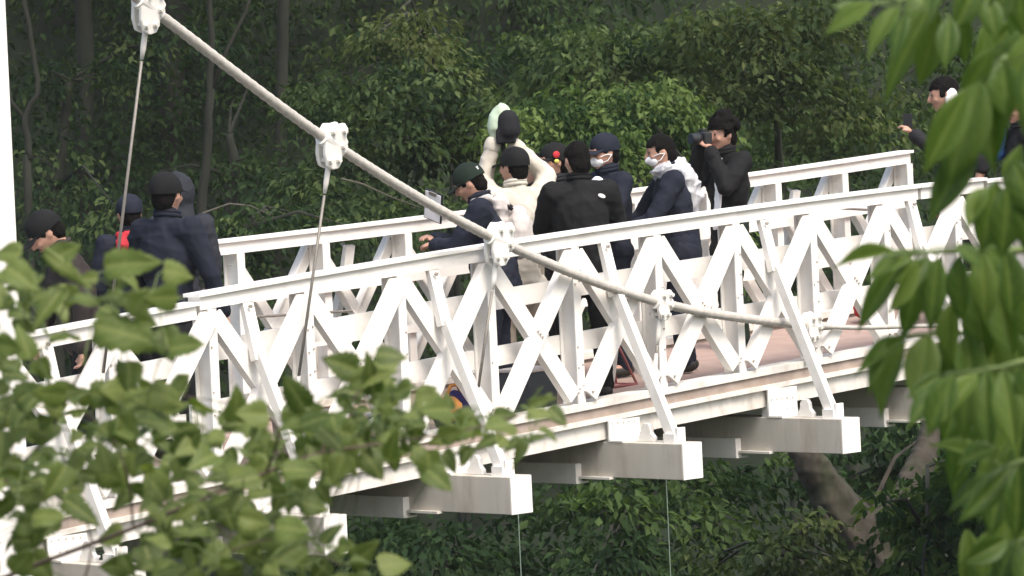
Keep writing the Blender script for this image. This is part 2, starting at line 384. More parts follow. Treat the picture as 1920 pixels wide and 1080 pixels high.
bg_tree('leafy_tree', 'dark green tree behind the far handrail on the right', 'tree',
  [(1500, 250, 54, 120, 60, 20), (1640, 260, 54, 120, 70, 20), (1460, 330, 53, 110, 40, 10), (1800, 120, 55, 120, 80, 16)],
  G_DARK, [(1580, 470, 56, .07), (1580, 330, 56, .05), (1600, 200, 55, .02)], per=70, rad=.46, leaf=.12, tone=.75)
bg_tree('leafy_bush', 'dim green shrub low behind the left end of the far handrail', 'bush',
  [(450, 430, 50, 100, 24, 14), (600, 405, 51, 120, 26, 18), (740, 420, 50, 100, 26, 14), (430, 480, 50, 60, 30, 10)],
  G_MID, None, per=70, rad=.42, leaf=.11, tone=.5)
bg_tree('leafy_tree', 'shadowy green tree between the left pylon and the first hanger rope', 'tree',
  [(110, 170, 58, 90, 40, 12), (200, 110, 58, 90, 34, 10), (120, 360, 57, 100, 46, 18), (60, 280, 58, 70, 30, 8), (160, 420, 55, 90, 34, 10), (440, 90, 58, 80, 24, 5), (330, 30, 58, 80, 24, 5)],
  G_MID, [(100, 480, 58, .09), (110, 320, 58, .08), (130, 150, 58, .05)], per=55, rad=.46, leaf=.12, tone=.22)
bg_tree('leafy_tree', 'dark tree behind the man in navy and the forked trunk', 'tree',
  [(300, 330, 60, 90, 50, 9), (480, 300, 60, 90, 40, 9), (500, 160, 61, 60, 40, 4)],
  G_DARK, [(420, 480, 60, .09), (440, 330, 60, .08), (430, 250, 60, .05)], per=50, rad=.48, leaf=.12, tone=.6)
bg_tree('leafy_tree', 'deep green tree below the bridge beside the first floor beam end', 'tree',
  [(800, 1050, 45, 180, 60, 30), (960, 1010, 46, 130, 60, 22), (720, 1000, 46, 100, 50, 14), (640, 1060, 46, 110, 60, 14)],
  G_COOL, [(820, 1300, 46, .12), (820, 1150, 46, .10), (830, 1040, 46, .06)], per=60, rad=.42, leaf=.125, tone=.22, tvar=.2)
bg_tree('leafy_tree', 'cool green broad leaved tree below the middle of the bridge', 'tree',
  [(1120, 960, 44, 120, 60, 22), (1250, 900, 45, 150, 50, 22), (1340, 960, 44, 100, 60, 16), (1180, 1050, 43, 170, 50, 26), (1420, 880, 46, 110, 40, 12)],
  G_COOL, [(1220, 1300, 45, .13), (1210, 1120, 45, .11), (1210, 980, 45, .07)], per=60, rad=.40, leaf=.125, tone=.42)
bg_tree('leafy_bush', 'small yellow green bush in front of the forked trunk at the bottom', 'bush',
  [(1490, 1040, 38, 70, 50, 12), (1560, 1060, 38, 70, 40, 12), (1500, 980, 38, 34, 20, 4), (1330, 1050, 39, 60, 30, 7)],
  G_OLIVE, None, per=55, rad=.26, leaf=.10, tone=.35)
bg_tree('leafy_bush', 'fresh green bush at the lower right behind the hanging leaflets', 'bush',
  [(1740, 1000, 37, 90, 60, 20), (1850, 950, 37, 90, 80, 20), (1830, 1060, 36, 110, 50, 18), (1760, 900, 38, 80, 30, 9), (1700, 1070, 37, 70, 30, 8)],
  G_BRIGHT, None, per=55, rad=.30, leaf=.13, tone=.12, tvar=.3)
bg_tree('leafy_tree', 'dark cool tree behind the lower right floor beams', 'tree',
  [(1650, 850, 48, 140, 40, 18), (1800, 860, 48, 120, 60, 18), (1580, 900, 49, 90, 50, 10)],
  G_COOL, [(1760, 1250, 48, .12), (1750, 1050, 48, .10), (1720, 900, 48, .06)], per=60, rad=.42, leaf=.14, tone=.28)
bg_tree('old_tree', 'old grey tree with a thick forked trunk below the right floor beam', 'tree',
  [(1440, 720, 44, 160, 40, 12), (1740, 760, 44, 120, 50, 12)],
  G_COOL, [(1650, 1300, 42, .34), (1655, 1130, 42, .30), (1640, 1035, 42, .30), (1580, 970, 42, .24), (1535, 900, 42, .19), (1500, 830, 42, .16), (1450, 720, 43, .10)], per=60, rad=.42, leaf=.13, tone=.3, barkm=BROWNB)
OLD = bpy.data.objects['old_tree']
for c_ in list(OLD.children):
    if c_.name.startswith('trunk'): bpy.data.objects.remove(c_)
def rough_limb(name, q, wr):
    ps = catmull([at(a_, b_, c_)-OLD.location for a_, b_, c_, r_ in q], 4); rs = [r_ for *_, r_ in q]
    m_ = MB()
    for i in range(len(ps)-1):
        f0 = i/4; f1 = (i+1)/4; g_ = lambda f: rs[int(f)]+(rs[min(int(f)+1, len(rs)-1)]-rs[int(f)])*(f-int(f))
        m_.caps(ps[i], ps[i+1], g_(f0)*random.uniform(.93, 1.07), g_(min(f1, len(rs)-1)), 12)
    return link(name, remesh(m_, .028, 2, wr, 11, 77), BROWNB, OLD)
rough_limb('trunk', [(1650, 1500, 42, .40), (1655, 1200, 42, .34), (1652, 1060, 42, .30), (1600, 990, 42, .25), (1548, 915, 42, .20), (1505, 840, 42, .17), (1440, 720, 43, .11)], .022)
rough_limb('bough', [(1645, 1080, 42, .27), (1662, 1010, 42, .27), (1700, 940, 42.2, .20), (1735, 850, 42.6, .14), (1750, 770, 43, .09)], .018)
rough_limb('knot', [(1600, 1000, 41.9, .07), (1560, 985, 41.8, .05), (1535, 950, 41.7, .03)], .01)
for q in ([(640, 335, 50), (680, 345, 50), (730, 368, 50), (790, 390, 50), 'bare pale branch arching in the dark under the long cable'], [(380, 400, 50), (430, 382, 50), (470, 386, 50), (520, 410, 50), 'bare pale arched branch above the left end of the far handrail']):
    mb = MB().tube([at(*p) for p in q[:4]], [.012, .011, .008, .005][:len(q[:4])], 6)
    tag(mb.build('dead_branch', BARKP), q[4], 'branch')

# ================================================================ THE FOOTBRIDGE
BR = empty('footbridge', (0, 0, 0), 'white suspension footbridge with X braced truss sides, people standing on it', 'footbridge')
def zr(X): return 2.152+.0449*X-.0031*X*X          # rail top
def zc(X): return 1.0066+.0517*X-.0012*X*X          # kerb top
def zd(X): return zc(X)-.075                        # deck surface
YF = 2.45
STN = [-.07+.808*k for k in range(-11, 14)]         # post stations
BST = [-.56+1.616*k for k in range(-4, 6)]          # floor beam stations
XL, XR = STN[0], STN[-1]
JL, JR = -4.22, 2.74                                # near rail joints
def sweep(name, m, x0, x1, y0, y1, ztop, t0, t1, step=.4, parent=BR):     # long member following the camber
    mb = MB(); n = max(1, int((x1-x0)/step)); xs = [x0+(x1-x0)*i/n for i in range(n+1)]
    rings = [[mb.bm.verts.new((x, y, ztop(x)+t)) for y, t in ((y0, t0), (y1, t0), (y1, t1), (y0, t1))] for x in xs]
    for a, b in zip(rings, rings[1:]):
        for k in range(4): mb.bm.faces.new((a[k], a[(k+1) % 4], b[(k+1) % 4], b[k]))
    mb.bm.faces.new(rings[0]); mb.bm.faces.new(rings[-1][::-1])
    return mb.build(name, m, parent)
def truss(Y, sgn, ranges, lat, kerb=True, zr=zr):
    """sgn -1: outer side towards -y"""
    for x0, x1, dz in ranges:
        zt = lambda x: zr(x)+dz
        sweep('top_rail', WHITE, x0, x1, Y-.055, Y+.055, zt, -.105, -.022)
        sweep('rail_cap', WHITE, x0-.02, x1+.02, Y-.078, Y+.078, zt, -.022, 0)
        for t0, t1 in ((-.45, -.32), (-.82, -.69)):
            sweep('side_board', WHITE, x0+.01, x1-.01, Y-sgn*.078, Y-sgn*.105, zt, t0, t1)
    posts = [x for x in STN if any(a-.02 <= x <= b+.02 for a, b, _ in ranges)]
    dzof = lambda x: next((q for a, b, q in ranges if a-.05 <= x <= b+.05), 0)
    for x in posts:
        dz = dzof(x)
        mb = MB(); mb.box((x, Y, (zr(x)+dz-.105+zc(x))/2), (.008, .066, (zr(x)+dz-.105-zc(x))/2))
        for s in (-1, 1): mb.box((x, Y+s*.07, (zr(x)+dz-.105+zc(x))/2), (.034, .005, (zr(x)+dz-.107-zc(x))/2))
        p = mb.build('post', WHITE, BR)
        b = MB()
        for q in range(7):
            for sx in (-.02, .02):
                z = zc(x)+.10+q*.14+(.02 if sx > 0 else 0)
                if random.random() < .5: b.cyl((x+sx, Y+sgn*.0745, z), (x+sx, Y+sgn*.083, z), .0065, 6)
        o = b.build('bolt', BOLT, p); o['kind'] = 'stuff'
    for a, b in zip(posts, posts[1:]):
        if b-a > .9: continue
        for (xa, xb, off, thick) in ((b, a, sgn*.094, .026), (a, b, sgn*.060, .022)):   # first '/' in front, second '\' behind
            A = Vector((xa+(-.03 if xb < xa else .03), Y+off, zr(xa)+dzof(xa)-.15)); B = Vector((xb+(.06 if xb < xa else -.06), Y+off, zc(xb)+.05))
            mb = MB(); mb.bar(A, B, .112, thick); 
            d = (B-A).normalized(); s_ = Vector((0, 1, 0)).cross(d)
            mb.bar(A+s_*.049+Vector((0, -sgn*.03, 0)), B+s_*.049+Vector((0, -sgn*.03, 0)), .010, .05)
            dg = mb.build('diagonal', WHITE, BR)
        bb = MB()
        mid = Vector(((a+b)/2, Y+sgn*.11, (zr(a)+dzof(a)-.165+zc(b)+.045)/2))
        for q in ((-.02, .02), (.02, -.02), (0, 0)): bb.cyl(mid+Vector((q[0], 0, q[1])), mid+Vector((q[0], sgn*.009, q[1])), .008, 6)
        for xx, s2 in ((a, 1), (b, -1)):
            bb.cyl((xx+s2*.07, Y+sgn*.107, zc(xx)+.075), (xx+s2*.07, Y+sgn*.118, zc(xx)+.075), .008, 6)
        o = bb.build('bolt', BOLT, dg); o['kind'] = 'stuff'
    # bottom: kerb, darker brown recess, flange strip and stringer web
    sweep('kerb', WHITE2, XL, XR, Y-.085, Y+.085, zc, -.048, 0)
    sweep('recess', RECESS_BROWN, XL, XR, Y-.068, Y+.055, zc, -.118, -.048)
    sweep('flange', WHITE2, XL, XR, Y-.088, Y+.08, zc, -.150, -.118)
    sweep('stringer', WHITE2, XL, XR, Y-.052, Y+.04, zc, -.272, -.150)
truss(0, -1, [(XL, JL, -.05), (JL+.03, JR, 0), (JR+.035, STN[-10+0] if False else 3.5, 0), (3.54, XR, -.02)], True)
truss(YF, 1, [(-2.08, 5.62, 0)], True, zr=lambda X: 2.193+.0354*X+.0018*X*X)
# left of the joint only a low far kerb remains visible; raised landing where two men stand
sweep('deck', DECK, XL, XR, .09, YF-.09, zd, -.05, 0)
LAND = sweep('deck_landing', WHITE2, XL, -4.3, .13, YF-.12, zd, .003, .16)
# ---- floor beams, brackets, outrigger struts
for i, x in enumerate(BST):
    zb = zc(x)-.285-(.06 if x > .8 else 0) if -4.5 < x < 1.5 else zc(x)-.31
    zt = {-.56: .684, -2.176: .616, -3.792: .526, -5.408: .40, 1.056: .712}.get(round(x, 3), zc(x)-.345)
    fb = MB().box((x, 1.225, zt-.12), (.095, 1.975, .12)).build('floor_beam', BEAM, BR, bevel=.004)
    MB().box((x, -.7545, zt-.12), (.094, .0035, .119)).build('end_plate', WHITE, fb)
    MB().box((x, .0, 0), (0, 0, 0)) if False else None
    l = MB(); l.box((x-.125, 1.72, zt-.212), (.028, 1.54, .062)); l.box((x-.09, 1.72, zt-.280), (.060, 1.54, .006))
    lo = l.build('lower_angle', WHITE, BR)
    MB().box((x-.10, .04, zt-.243), (.03, .15, .008)).build('cover_strip', WHITE2, BR)
    b = MB()
    for q in range(3): b.cyl((x-.10, .24+q*.06, zt-.268), (x-.10, .24+q*.06, zt-.29), .012, 6)
    b.build('bolt', WHITE2, lo)['kind'] = 'stuff'
    # bracket under the stringer
    zs = zc(x)-.262
    for Y, s in ((0, -1), (YF, 1)):
        m_ = MB(); m_.box((x+.05, Y+s*.095, (zt+zc(x)-.15)/2), (.15, .007, (zc(x)-.15-zt)/2))
        m_.box((x-.06, Y+s*.045, (zt+zs)/2-.0), (.007, .04, (zs-zt)/2)) if zs > zt+.01 else None
        m_.box((x+.05, Y+s*.16, zt+.006), (.15, .058, .006))
        bk = m_.build('bracket', WHITE, BR)
        b = MB()
        for r_ in range(2):
            for q in range(5): b.cyl((x-.07+q*.055, Y+s*.102, zt+.05+r_*.075), (x-.07+q*.055, Y+s*.11, zt+.05+r_*.075), .008, 6)
        b.build('bolt', WHITE2, bk)['kind'] = 'stuff'
        # rounded lug
        poly = [(-.07, 0), (.07, 0), (.075, .03), (.045, .06), (.04, .10), (.02, .125), (-.02, .125), (-.04, .10), (-.045, .06), (-.075, .03)]
        MB().prism(poly, (x-.02, Y+s*.36, zt), Vector((0, 1, 0)), UP, Vector((1, 0, 0)), .035).build('lug', WHITE, BR, bevel=.003)
        # strut from the rail down to the beam end
        top = Vector((x, Y+s*.045, zr(x)-.10+(.04 if s > 0 else 0))); ft = Vector((x, Y+s*.60, zt+.02))
        if s > 0 and not (-2.1 < x < 5.5): continue
        md = Vector((x, Y+s*.135, zr(x)-.44))
        st = MB(); st.bar(md, ft, .060, .055, side=Vector((1, 0, 0)), w2=1.3)
        up_ = MB().bar(Vector((x, Y+s*.03, zr(x)-.10)), md+Vector((.0, s*-.01, -.03)), .036, .085, side=Vector((1, 0, 0)), w2=1.4).build('hanger_plate', WHITE, BR)
        so_ = st.build('strut', WHITE, BR)
        fo = MB(); fo.box((x, Y+s*.60, zt+.03), (.055, .05, .03)); fo.box((x, Y+s*.655, zt+.05), (.04, .01, .05)); fo.build('foot_plate', WHITE, so_)
        b = MB(); b.cyl((x-.01, Y+s*.075, top.z-.03), (x-.01, Y+s*.092, top.z-.035), .013, 8); b.build('bolt', BOLT, so_)
# wind bracing between beams under the deck
for a, b in zip(BST, BST[1:]):
    za = zc(a)-.33; zb_ = zc(b)-.33
    MB().bar((a+.11, .3, za-.10), (b-.14, 2.2, zb_-.10), .05, .02, side=UP).build('wind_brace', WHITE2, BR)
# thin service pipes seen through the truss
for px0, y0, px1, y1 in ((480, 594, 660, 583), (1490, 385, 1650, 395)):
    A = on_y(px0, y0, YF-.2); B = on_y(px1, y1, YF-.2)
    MB().cyl(A, B, .01, 8).build('pipe', STEEL, BR)
# ---- main cable with strands, clamps and hangers
KN = [(-30, -215, -.82), (278, 12, -.55), (622, 268, -.33), (936, 452, -.20), (1240, 568, -.15), (1520, 610, -.14), (1700, 612, -.14), (1900, 600, -.14), (2150, 560, -.2)]
KP = [on_y(*k) for k in KN]
path = catmull(KP, 60)
def strand_rope(pts, R, nst, pitch, n=28):
    mb = MB(); rings = []; ref = None; L = 0
    # resample finely
    res = [pts[0]]; step = pitch/10
    for a, b in zip(pts, pts[1:]):
        k = max(1, int((b-a).length/step)); res += [a.lerp(b, j/k) for j in range(1, k+1)]
    for i, p in enumerate(res):
        d = (res[min(i+1, len(res)-1)]-res[max(i-1, 0)]).normalized()
        if i: L += (p-res[i-1]).length
        if ref is None: ref = d.orthogonal().normalized()
        ref = (ref-d*ref.dot(d)).normalized(); o = d.cross(ref); tw = 2*math.pi*L/pitch
        rg = []
        for k in range(n):
            t = 2*math.pi*k/n; rr = (R if p.x < KP[5].x+.1 else R*max(.5, 1-(p.x-KP[5].x-.1)*3))*(.74+.26*abs(math.cos((t+tw)*nst/2)))
            rg.append(mb.bm.verts.new(p+(ref*math.cos(t)+o*math.sin(t))*rr))
        rings.append(rg)
    for a, b in zip(rings, rings[1:]):
        for k in range(n): mb.bm.faces.new((a[k], a[(k+1) % n], b[(k+1) % n], b[k]))
    mb.bm.faces.new(rings[0][::-1]); mb.bm.faces.new(rings[-1])
    return mb
strand_rope(path, .034, 5, .26, 30).build('main_cable', ROPE, BR, smooth=True)
CLAMP_IDX = [1, 2, 3, 4, 5]
hang_end = {1: on_y(190, 730, -.10), 2: on_y(556, 735, -.11), 3: on_y(893, 755, -.11), 4: on_y(1228, 690, -.12), 5: on_y(1515, 672, -.12)}
for i in CLAMP_IDX:
    P = KP[i]; j = i*60; d = (path[j+1]-path[j-1]).normalized()
    dn = (hang_end[i]-P).normalized(); nrm = Vector((0, -1, 0))
    ex = Vector((1, 0, 0)); nn = ex.cross(dn).normalized()
    if nn.y > 0: nn = -nn
    up = -dn; ex = up.cross(nn).normalized()
    sc = 1.0 if i < 4 else .72
    cl = MB()
    out = [(-.085, .07), (-.06, .115), (.0, .12), (.045, .135), (.085, .10), (.075, .05), (.10, .02), (.085, -.03), (.06, -.05), (.07, -.10), (.05, -.15), (.0, -.165), (-.05, -.15), (-.085, -.08), (-.095, 0)]
    out = [(a*sc, b*sc) for a, b in out]
    for s in (-1, 1): cl.prism(out, P+nn*(s*.02 if s > 0 else -.05), ex, up, nn, .03)
    clo = cl.build('cable_clamp', WHITE, BR, bevel=.006)
    b = MB(); b.cyl(P-d*.10*sc, P+d*.10*sc, .052, 16)
    b.build('sleeve', WHITE, clo, smooth=False)
    b = MB()
    for q in ((.045, .085), (-.045, .07), (.055, -.01), (.03, -.10), (-.04, -.11)):
        c = P+ex*q[0]*sc+up*q[1]*sc; b.cyl(c-nn*.065, c+nn*.075, .014, 6); b.cyl(c+nn*.045, c+nn*.055, .022, 6)
    b.build('bolt', WHITE2, clo)['kind'] = 'stuff'
    hp = P+dn*.13*sc; he = hang_end[i]
    L = (he-hp).length
    hg = MB().cyl(hp+dn*min(.2, L*.5), he, .0095, 8).build('hanger', STEEL, BR, smooth=True)
    MB().tube([hp-dn*.02, hp+dn*.05, hp+dn*.12, hp+dn*.19], [.015, .018, .018, .011], 10).build('socket', WHITE, hg, smooth=True)
    MB().tube([he-dn*.10, he], [.012, .018], 8).build('turnbuckle', WHITE, hg)
# ---- left pylon (its right edge just in the frame)
pc = on_y(10, 440, -.62)
w_ = .17
PY = empty('pylon', (pc.x-.17, pc.y, ground_h(pc.x, pc.y)), 'white steel bridge pylon standing at the left edge of the picture', 'pylon')
mb = MB().box((0, 0, (8.5-PY.location.z)/2), (w_, .11, (8.5-PY.location.z)/2)); mb.build('column', WHITE, PY, bevel=.01)
MB().bar((w_, .2, 2.25-PY.location.z), (w_+.34, .9, 2.02-PY.location.z), .09, .16, side=Vector((0, 1, 0))).build('arm', WHITE, PY)

# ================================================================ PEOPLE
def clothm(name, col, rough=.85): return mat(name, col, rough, .18, 7, .25, spec=.2)
NAVY = clothm('navy_cloth', (.012, .0145, .025)); BLACKC = clothm('black_cloth', (.008, .008, .009)); CREAM = clothm('cream_cloth', (.50, .465, .40))
BROWN = clothm('brown_grey_cloth', (.034, .028, .027)); GREYC = clothm('grey_cloth', (.022, .024, .032)); BEIGE = clothm('beige_cloth', (.36, .31, .25)); DKGREEN = clothm('dark_green_cloth', (.010, .018, .013))
CHAR = clothm('charcoal_cloth', (.014, .014, .017)); LGREY = clothm('light_grey_cloth', (.50, .46, .44)); WHITEC = clothm('white_cloth', (.78, .77, .78))
SHOE = mat('shoe_leather', (.02, .018, .016), .6, .1); RED = mat('red_fabric', (.42, .02, .03), .7, .1); YEL = mat('yellow_print', (.62, .50, .10), .7, .1); BLUE = clothm('blue_cloth', (.04, .16, .55)); ORANGE = clothm('orange_cloth', (.50, .22, .06))
CLEAR = mat('clear_plastic', (.80, .80, .84), .22, .06, 14, .6, alpha=.62, spec=.8)
BLK = mat('black_plastic', (.018, .018, .020), .4, .1); GLASSB = mat('lens_glass', (.02, .03, .05), .08, spec=.9)
EYEW = mat('eye', (.05, .03, .025), .3); LIP = mat('lips', (.33, .13, .11), .6); MASKM = mat('mask_cloth', (.78, .78, .80), .8, .03, 20, .1)

def person(label, px, Y, yaw, H=1.70, jacket=NAVY, trousers=BLACKC, lean=0.0, head_pitch=0.0, head_yaw=0.0,
           armL=None, armR=None, cap=None, hair=True, hood=None, mask=False, sleeves=True, long=0.0, build=1.0, dz=0.0, curly=False, grip=0.9, cap_back=False, stance=.11, puff=1.03):
    X = on_y(px, 500, Y).x; base = Vector((X, Y, zd(X)+dz))
    r = empty('person', base, label, 'person', rz=math.radians(yaw)); k = H/1.70
    V = lambda x, y, z: Vector((x, y, z))*k
    ca, sa = math.cos(lean), math.sin(lean)
    def T(x, y, z):                      # torso frame: lean forward about the hips
        z0 = .90; return Vector((x*ca+(z-z0)*sa, y, z0+(z-z0)*ca-x*sa))*k
    b = build
    hip = [V(0, s*.09, .90) for s in (1, -1)]; knee = [V(.03+.03*s, s*(stance-.01), .49) for s in (1, -1)]; ank = [V(-.02+.03*s, s*stance, .08) for s in (1, -1)]
    sh = [T(0, s*.185*b, 1.40) for s in (1, -1)]
    neck = T(0, 0, 1.45); 
    Rh = Matrix.Rotation(head_yaw, 3, 'Z') @ Matrix.Rotation(head_pitch+lean*.6, 3, 'Y')
    nb = T(.01, 0, 1.50)
    def Hd(x, y, z): return nb+Rh @ (Vector((x, y, z))*k)
    hc = Hd(.02, 0, .115)
    arms = []
    for i, (s, a) in enumerate(((1, armL), (-1, armR))):
        if a is None: a = ((.0, s*.25*b, 1.12), (.08, s*.24*b, .86))
        e, h = T(*a[0]), T(*a[1])
        arms.append((sh[i], e, h))
    # ---- the body, one continuous surface
    m = MB()
    m.caps(V(0, 0, .93), T(0, 0, 1.12), .125*b*k, .115*b*k); m.ell(T(.0, 0, 1.28), (.095*k, .155*b*k, .18*k), Matrix.Rotation(lean, 3, 'Y'))
    m.caps(sh[0], sh[1], .046*k, .046*k); m.caps(neck-Vector((0, 0, .05*k)), nb+Vector((0, 0, .03*k)), .058*k, .052*k)
    for i in (0, 1):
        m.caps(hip[i], knee[i], .085*k, .056*k); m.caps(knee[i], ank[i], .055*k, .038*k); m.caps(ank[i], ank[i]+V(.13, 0, -.045), .036*k, .028*k)
        s_, e, h = arms[i]; m.caps(s_, e, .052*k, .040*k); m.caps(e, h, .040*k, .026*k)
        d = (h-e).normalized(); side = d.cross(Vector((0, 0, 1)))
        side = side.normalized() if side.length > .1 else Vector((0, 1, 0)); pn = side.cross(d).normalized()
        palm = h+d*.05*k; m.ell(palm, (.042*k, .040*k, .020*k), Matrix((d, side, pn)).transposed())
        for q, (o_, l_) in enumerate(((-.030, .030), (-.010, .036), (.010, .034), (.028, .026))):
            a0 = palm+d*.028*k+side*o_*k; a1 = a0+(d*.8-pn*.5*grip)*l_*k; a2 = a1+(d*.2-pn*1.0*grip+d*(1-grip)*.6)*l_*k*.8
            m.caps(a0, a1, .0105*k, .0095*k, 8); m.caps(a1, a2, .0095*k, .0085*k, 8)
        t0 = palm-d*.01*k-side*.035*k; t1 = t0+(d*.6-side*.5-pn*.4)*.03*k; m.caps(t0, t1, .013*k, .011*k, 8); m.caps(t1, t1+(d*.7-pn*.5)*.025*k, .011*k, .009*k, 8)
    Rm = Rh
    m.ell(hc, (.097*k, .078*k, .112*k), Rm, 18, 12); m.ell(Hd(.045, 0, .065), (.060*k, .056*k, .062*k), Rm); m.ell(Hd(.07, 0, .02), (.030*k, .030*k, .022*k), Rm)
    m.caps(Hd(.112, 0, .125), Hd(.128, 0, .085), .010*k, .016*k, 8)
    m.caps(Hd(.098, .035, .142), Hd(.102, -.035, .142), .012*k, .012*k, 8)
    for s in (1, -1): m.ell(Hd(.005, s*.080, .105), (.020*k, .010*k, .032*k), Rm); m.ell(Hd(.085, s*.045, .085), (.022*k, .018*k, .02*k), Rm)
    link('body', remesh(m, .0095, 3), SKIN, r)
    e = MB()
    for s in (1, -1): e.ell(Hd(.103, s*.031, .122), (.010*k, .013*k, .008*k), Rm, 8, 6)
    e.build('eye', EYEW, r, smooth=True)
    if not mask: MB().ell(Hd(.104, 0, .045), (.010*k, .024*k, .008*k), Rm, 10, 6).build('mouth', LIP, r, smooth=True)
    # ---- trousers and shoes
    t = MB(); t.caps(V(0, .04, .93), V(0, -.04, .93), .125*b*k, .125*b*k)
    for i in (0, 1): t.caps(hip[i], knee[i], .100*k, .074*k); t.caps(knee[i], ank[i]+V(0, 0, .0), .072*k, .062*k)
    link('trousers', remesh(t, .016, 4, .006, 16, int(px)), trousers, r)
    for i in (0, 1):
        s1 = MB(); s1.caps(ank[i]+V(-.03, 0, -.03), ank[i]+V(.15, 0, -.045), .045*k, .036*k); link('shoe', remesh(s1, .012, 2), SHOE, r)
    # ---- jacket
    j = MB(); low = .84-long; b = build*.94
    j.caps(V(0, .0, low+.06), T(0, 0, 1.05), .150*b*k, .150*b*k, 16); j.ell(T(.0, 0, 1.22), (.150*k, .205*b*k, .24*k), Matrix.Rotation(lean, 3, 'Y'), 18, 12)
    j.caps(V(0, .07, low+.06), V(0, -.07, low+.06), .135*b*k, .135*b*k)
    j.caps(T(0, .17*b, 1.385), T(0, -.17*b, 1.385), .088*k, .088*k); j.caps(T(.0, 0, 1.40), T(.01, 0, 1.49), .105*k, .074*k)
    for i in (0, 1):
        s_, e, h = arms[i]; ee = h if sleeves is True else e.lerp(s_, .15)
        j.caps(s_, e, .080*k*puff, .064*k*puff)
        if sleeves is True: j.caps(e, e.lerp(h, .93), .064*k*puff, .048*k*puff)
    link('jacket', remesh(j, .012, 3, .0065, 21, int(px)+1), jacket, r)
    cb = MB(); n_ = 14; ring = [T(.012+.072*math.cos(q*6.2832/n_), .074*math.sin(q*6.2832/n_), 1.485+.012*math.cos(q*6.2832/n_)*-1) for q in range(n_+1)]
    cb.tube(ring, .017*k, 8); cb.tube([p+Vector((0, 0, .022*k)) for p in ring], .014*k, 8); cb.build('collar', jacket, r, smooth=True)
    for i in (0, 1):
        s_, e, h = arms[i]
        if sleeves is True: MB().caps(e.lerp(h, .84), e.lerp(h, .93), .052*k*puff, .050*k*puff).build('cuff', jacket, r, smooth=True)
    # ---- head wear, hair
    if hair:
        hm = MB(); hm.ell(Hd(.008, 0, .138), (.110*k, .088*k, .108*k), Rm, 18, 12); hm.ell(Hd(-.045, 0, .085), (.062*k, .076*k, .085*k), Rm)
        if curly:
            for q in range(46):
                a_ = rng.random()*6.28; c_ = rng.random(); rr = math.sqrt(1-c_*c_)
                hm.ell(Hd(-.012+.10*rr*math.cos(a_), .095*rr*math.sin(a_), .15+.13*c_), (.034*k,)*3, None, 8, 6)
        if not curly:
            me = remesh(hm, .011, 2, .004, 60, int(px))
        else: me = remesh(hm, .012, 1)
        # clear the face: drop hair polygons in front of the face
        bm2 = bmesh.new(); bm2.from_mesh(me); inv = Rm.inverted()
        dl = [v for v in bm2.verts if ((lambda q: q.x > .062*k and q.z < .150*k or q.x > .02*k and q.z < .085*k)(inv @ (v.co-nb)))]
        bmesh.ops.delete(bm2, geom=dl, context='VERTS'); bm2.to_mesh(me); bm2.free()
        link('hair', me, BLACKH, r)
    if cap:
        cm, brim = cap
        c = MB(); n = 22; rings = []
        for i in range(0, 8):
            tt = math.pi/2*i/7
            rings.append([c.bm.verts.new(Hd(-.004+.116*math.cos(tt)*math.cos(2*math.pi*q/n), .097*math.cos(tt)*math.sin(2*math.pi*q/n), .145+.108*math.sin(tt)**.9+.006*math.cos(6*math.pi*q/n)*math.cos(tt))) if i < 7 else None for q in range(n)])
        top_ = c.bm.verts.new(Hd(-.004, 0, .256))
        for a_, b_ in zip(rings[:6], rings[1:7]):
            for q in range(n): c.bm.faces.new((a_[q], a_[(q+1) % n], b_[(q+1) % n], b_[q]))
        for q in range(n): c.bm.faces.new((rings[6][q], rings[6][(q+1) % n], top_))
        lowr = [c.bm.verts.new(Hd(-.006+.113*math.cos(2*math.pi*q/n), .094*math.sin(2*math.pi*q/n), .120)) for q in range(n)]
        for q in range(n): c.bm.faces.new((lowr[q], lowr[(q+1) % n], rings[0][(q+1) % n], rings[0][q]))
        co = c.build('cap', cm, r, smooth=True)
        c.bm = None
        if brim:
            sg = -1 if cap_back else 1
            bb = MB(); n2 = 10; tp = []; bt = []; 
            for q in range(n2+1):
                a_ = -1.15+2.3*q/n2
                tp.append((Hd(sg*.095*math.cos(a_*.9), .090*math.sin(a_), .142), Hd(sg*(.105+.085*math.cos(a_*1.15)), .088*math.sin(a_)*1.02, .130-.012*abs(a_))))
            for q in range(n2):
                a1, a2 = tp[q]; b1, b2 = tp[q+1]; dz_ = Vector((0, 0, -.006))
                bb.hull8([a1+dz_, a2+dz_, b2+dz_, b1+dz_, a1, a2, b2, b1])
            bb.build('brim', cm, co)
    if mask:
        mm = MB(); mm.ell(Hd(.074, 0, .062), (.056*k, .060*k, .048*k), Rm, 14, 10); mm.caps(Hd(.12, 0, .09), Hd(.125, 0, .06), .014*k, .02*k)
        mo = link('face_mask', remesh(mm, .008, 2), MASKM, r)
        lp = MB()
        for s in (1, -1):
            for z_ in (.09, .045): lp.tube([Hd(.08, s*.060, z_), Hd(.04, s*.083, z_+.01), Hd(.0, s*.088, .095)], .003, 6)
        lp.build('ear_loop', MASKM, mo)
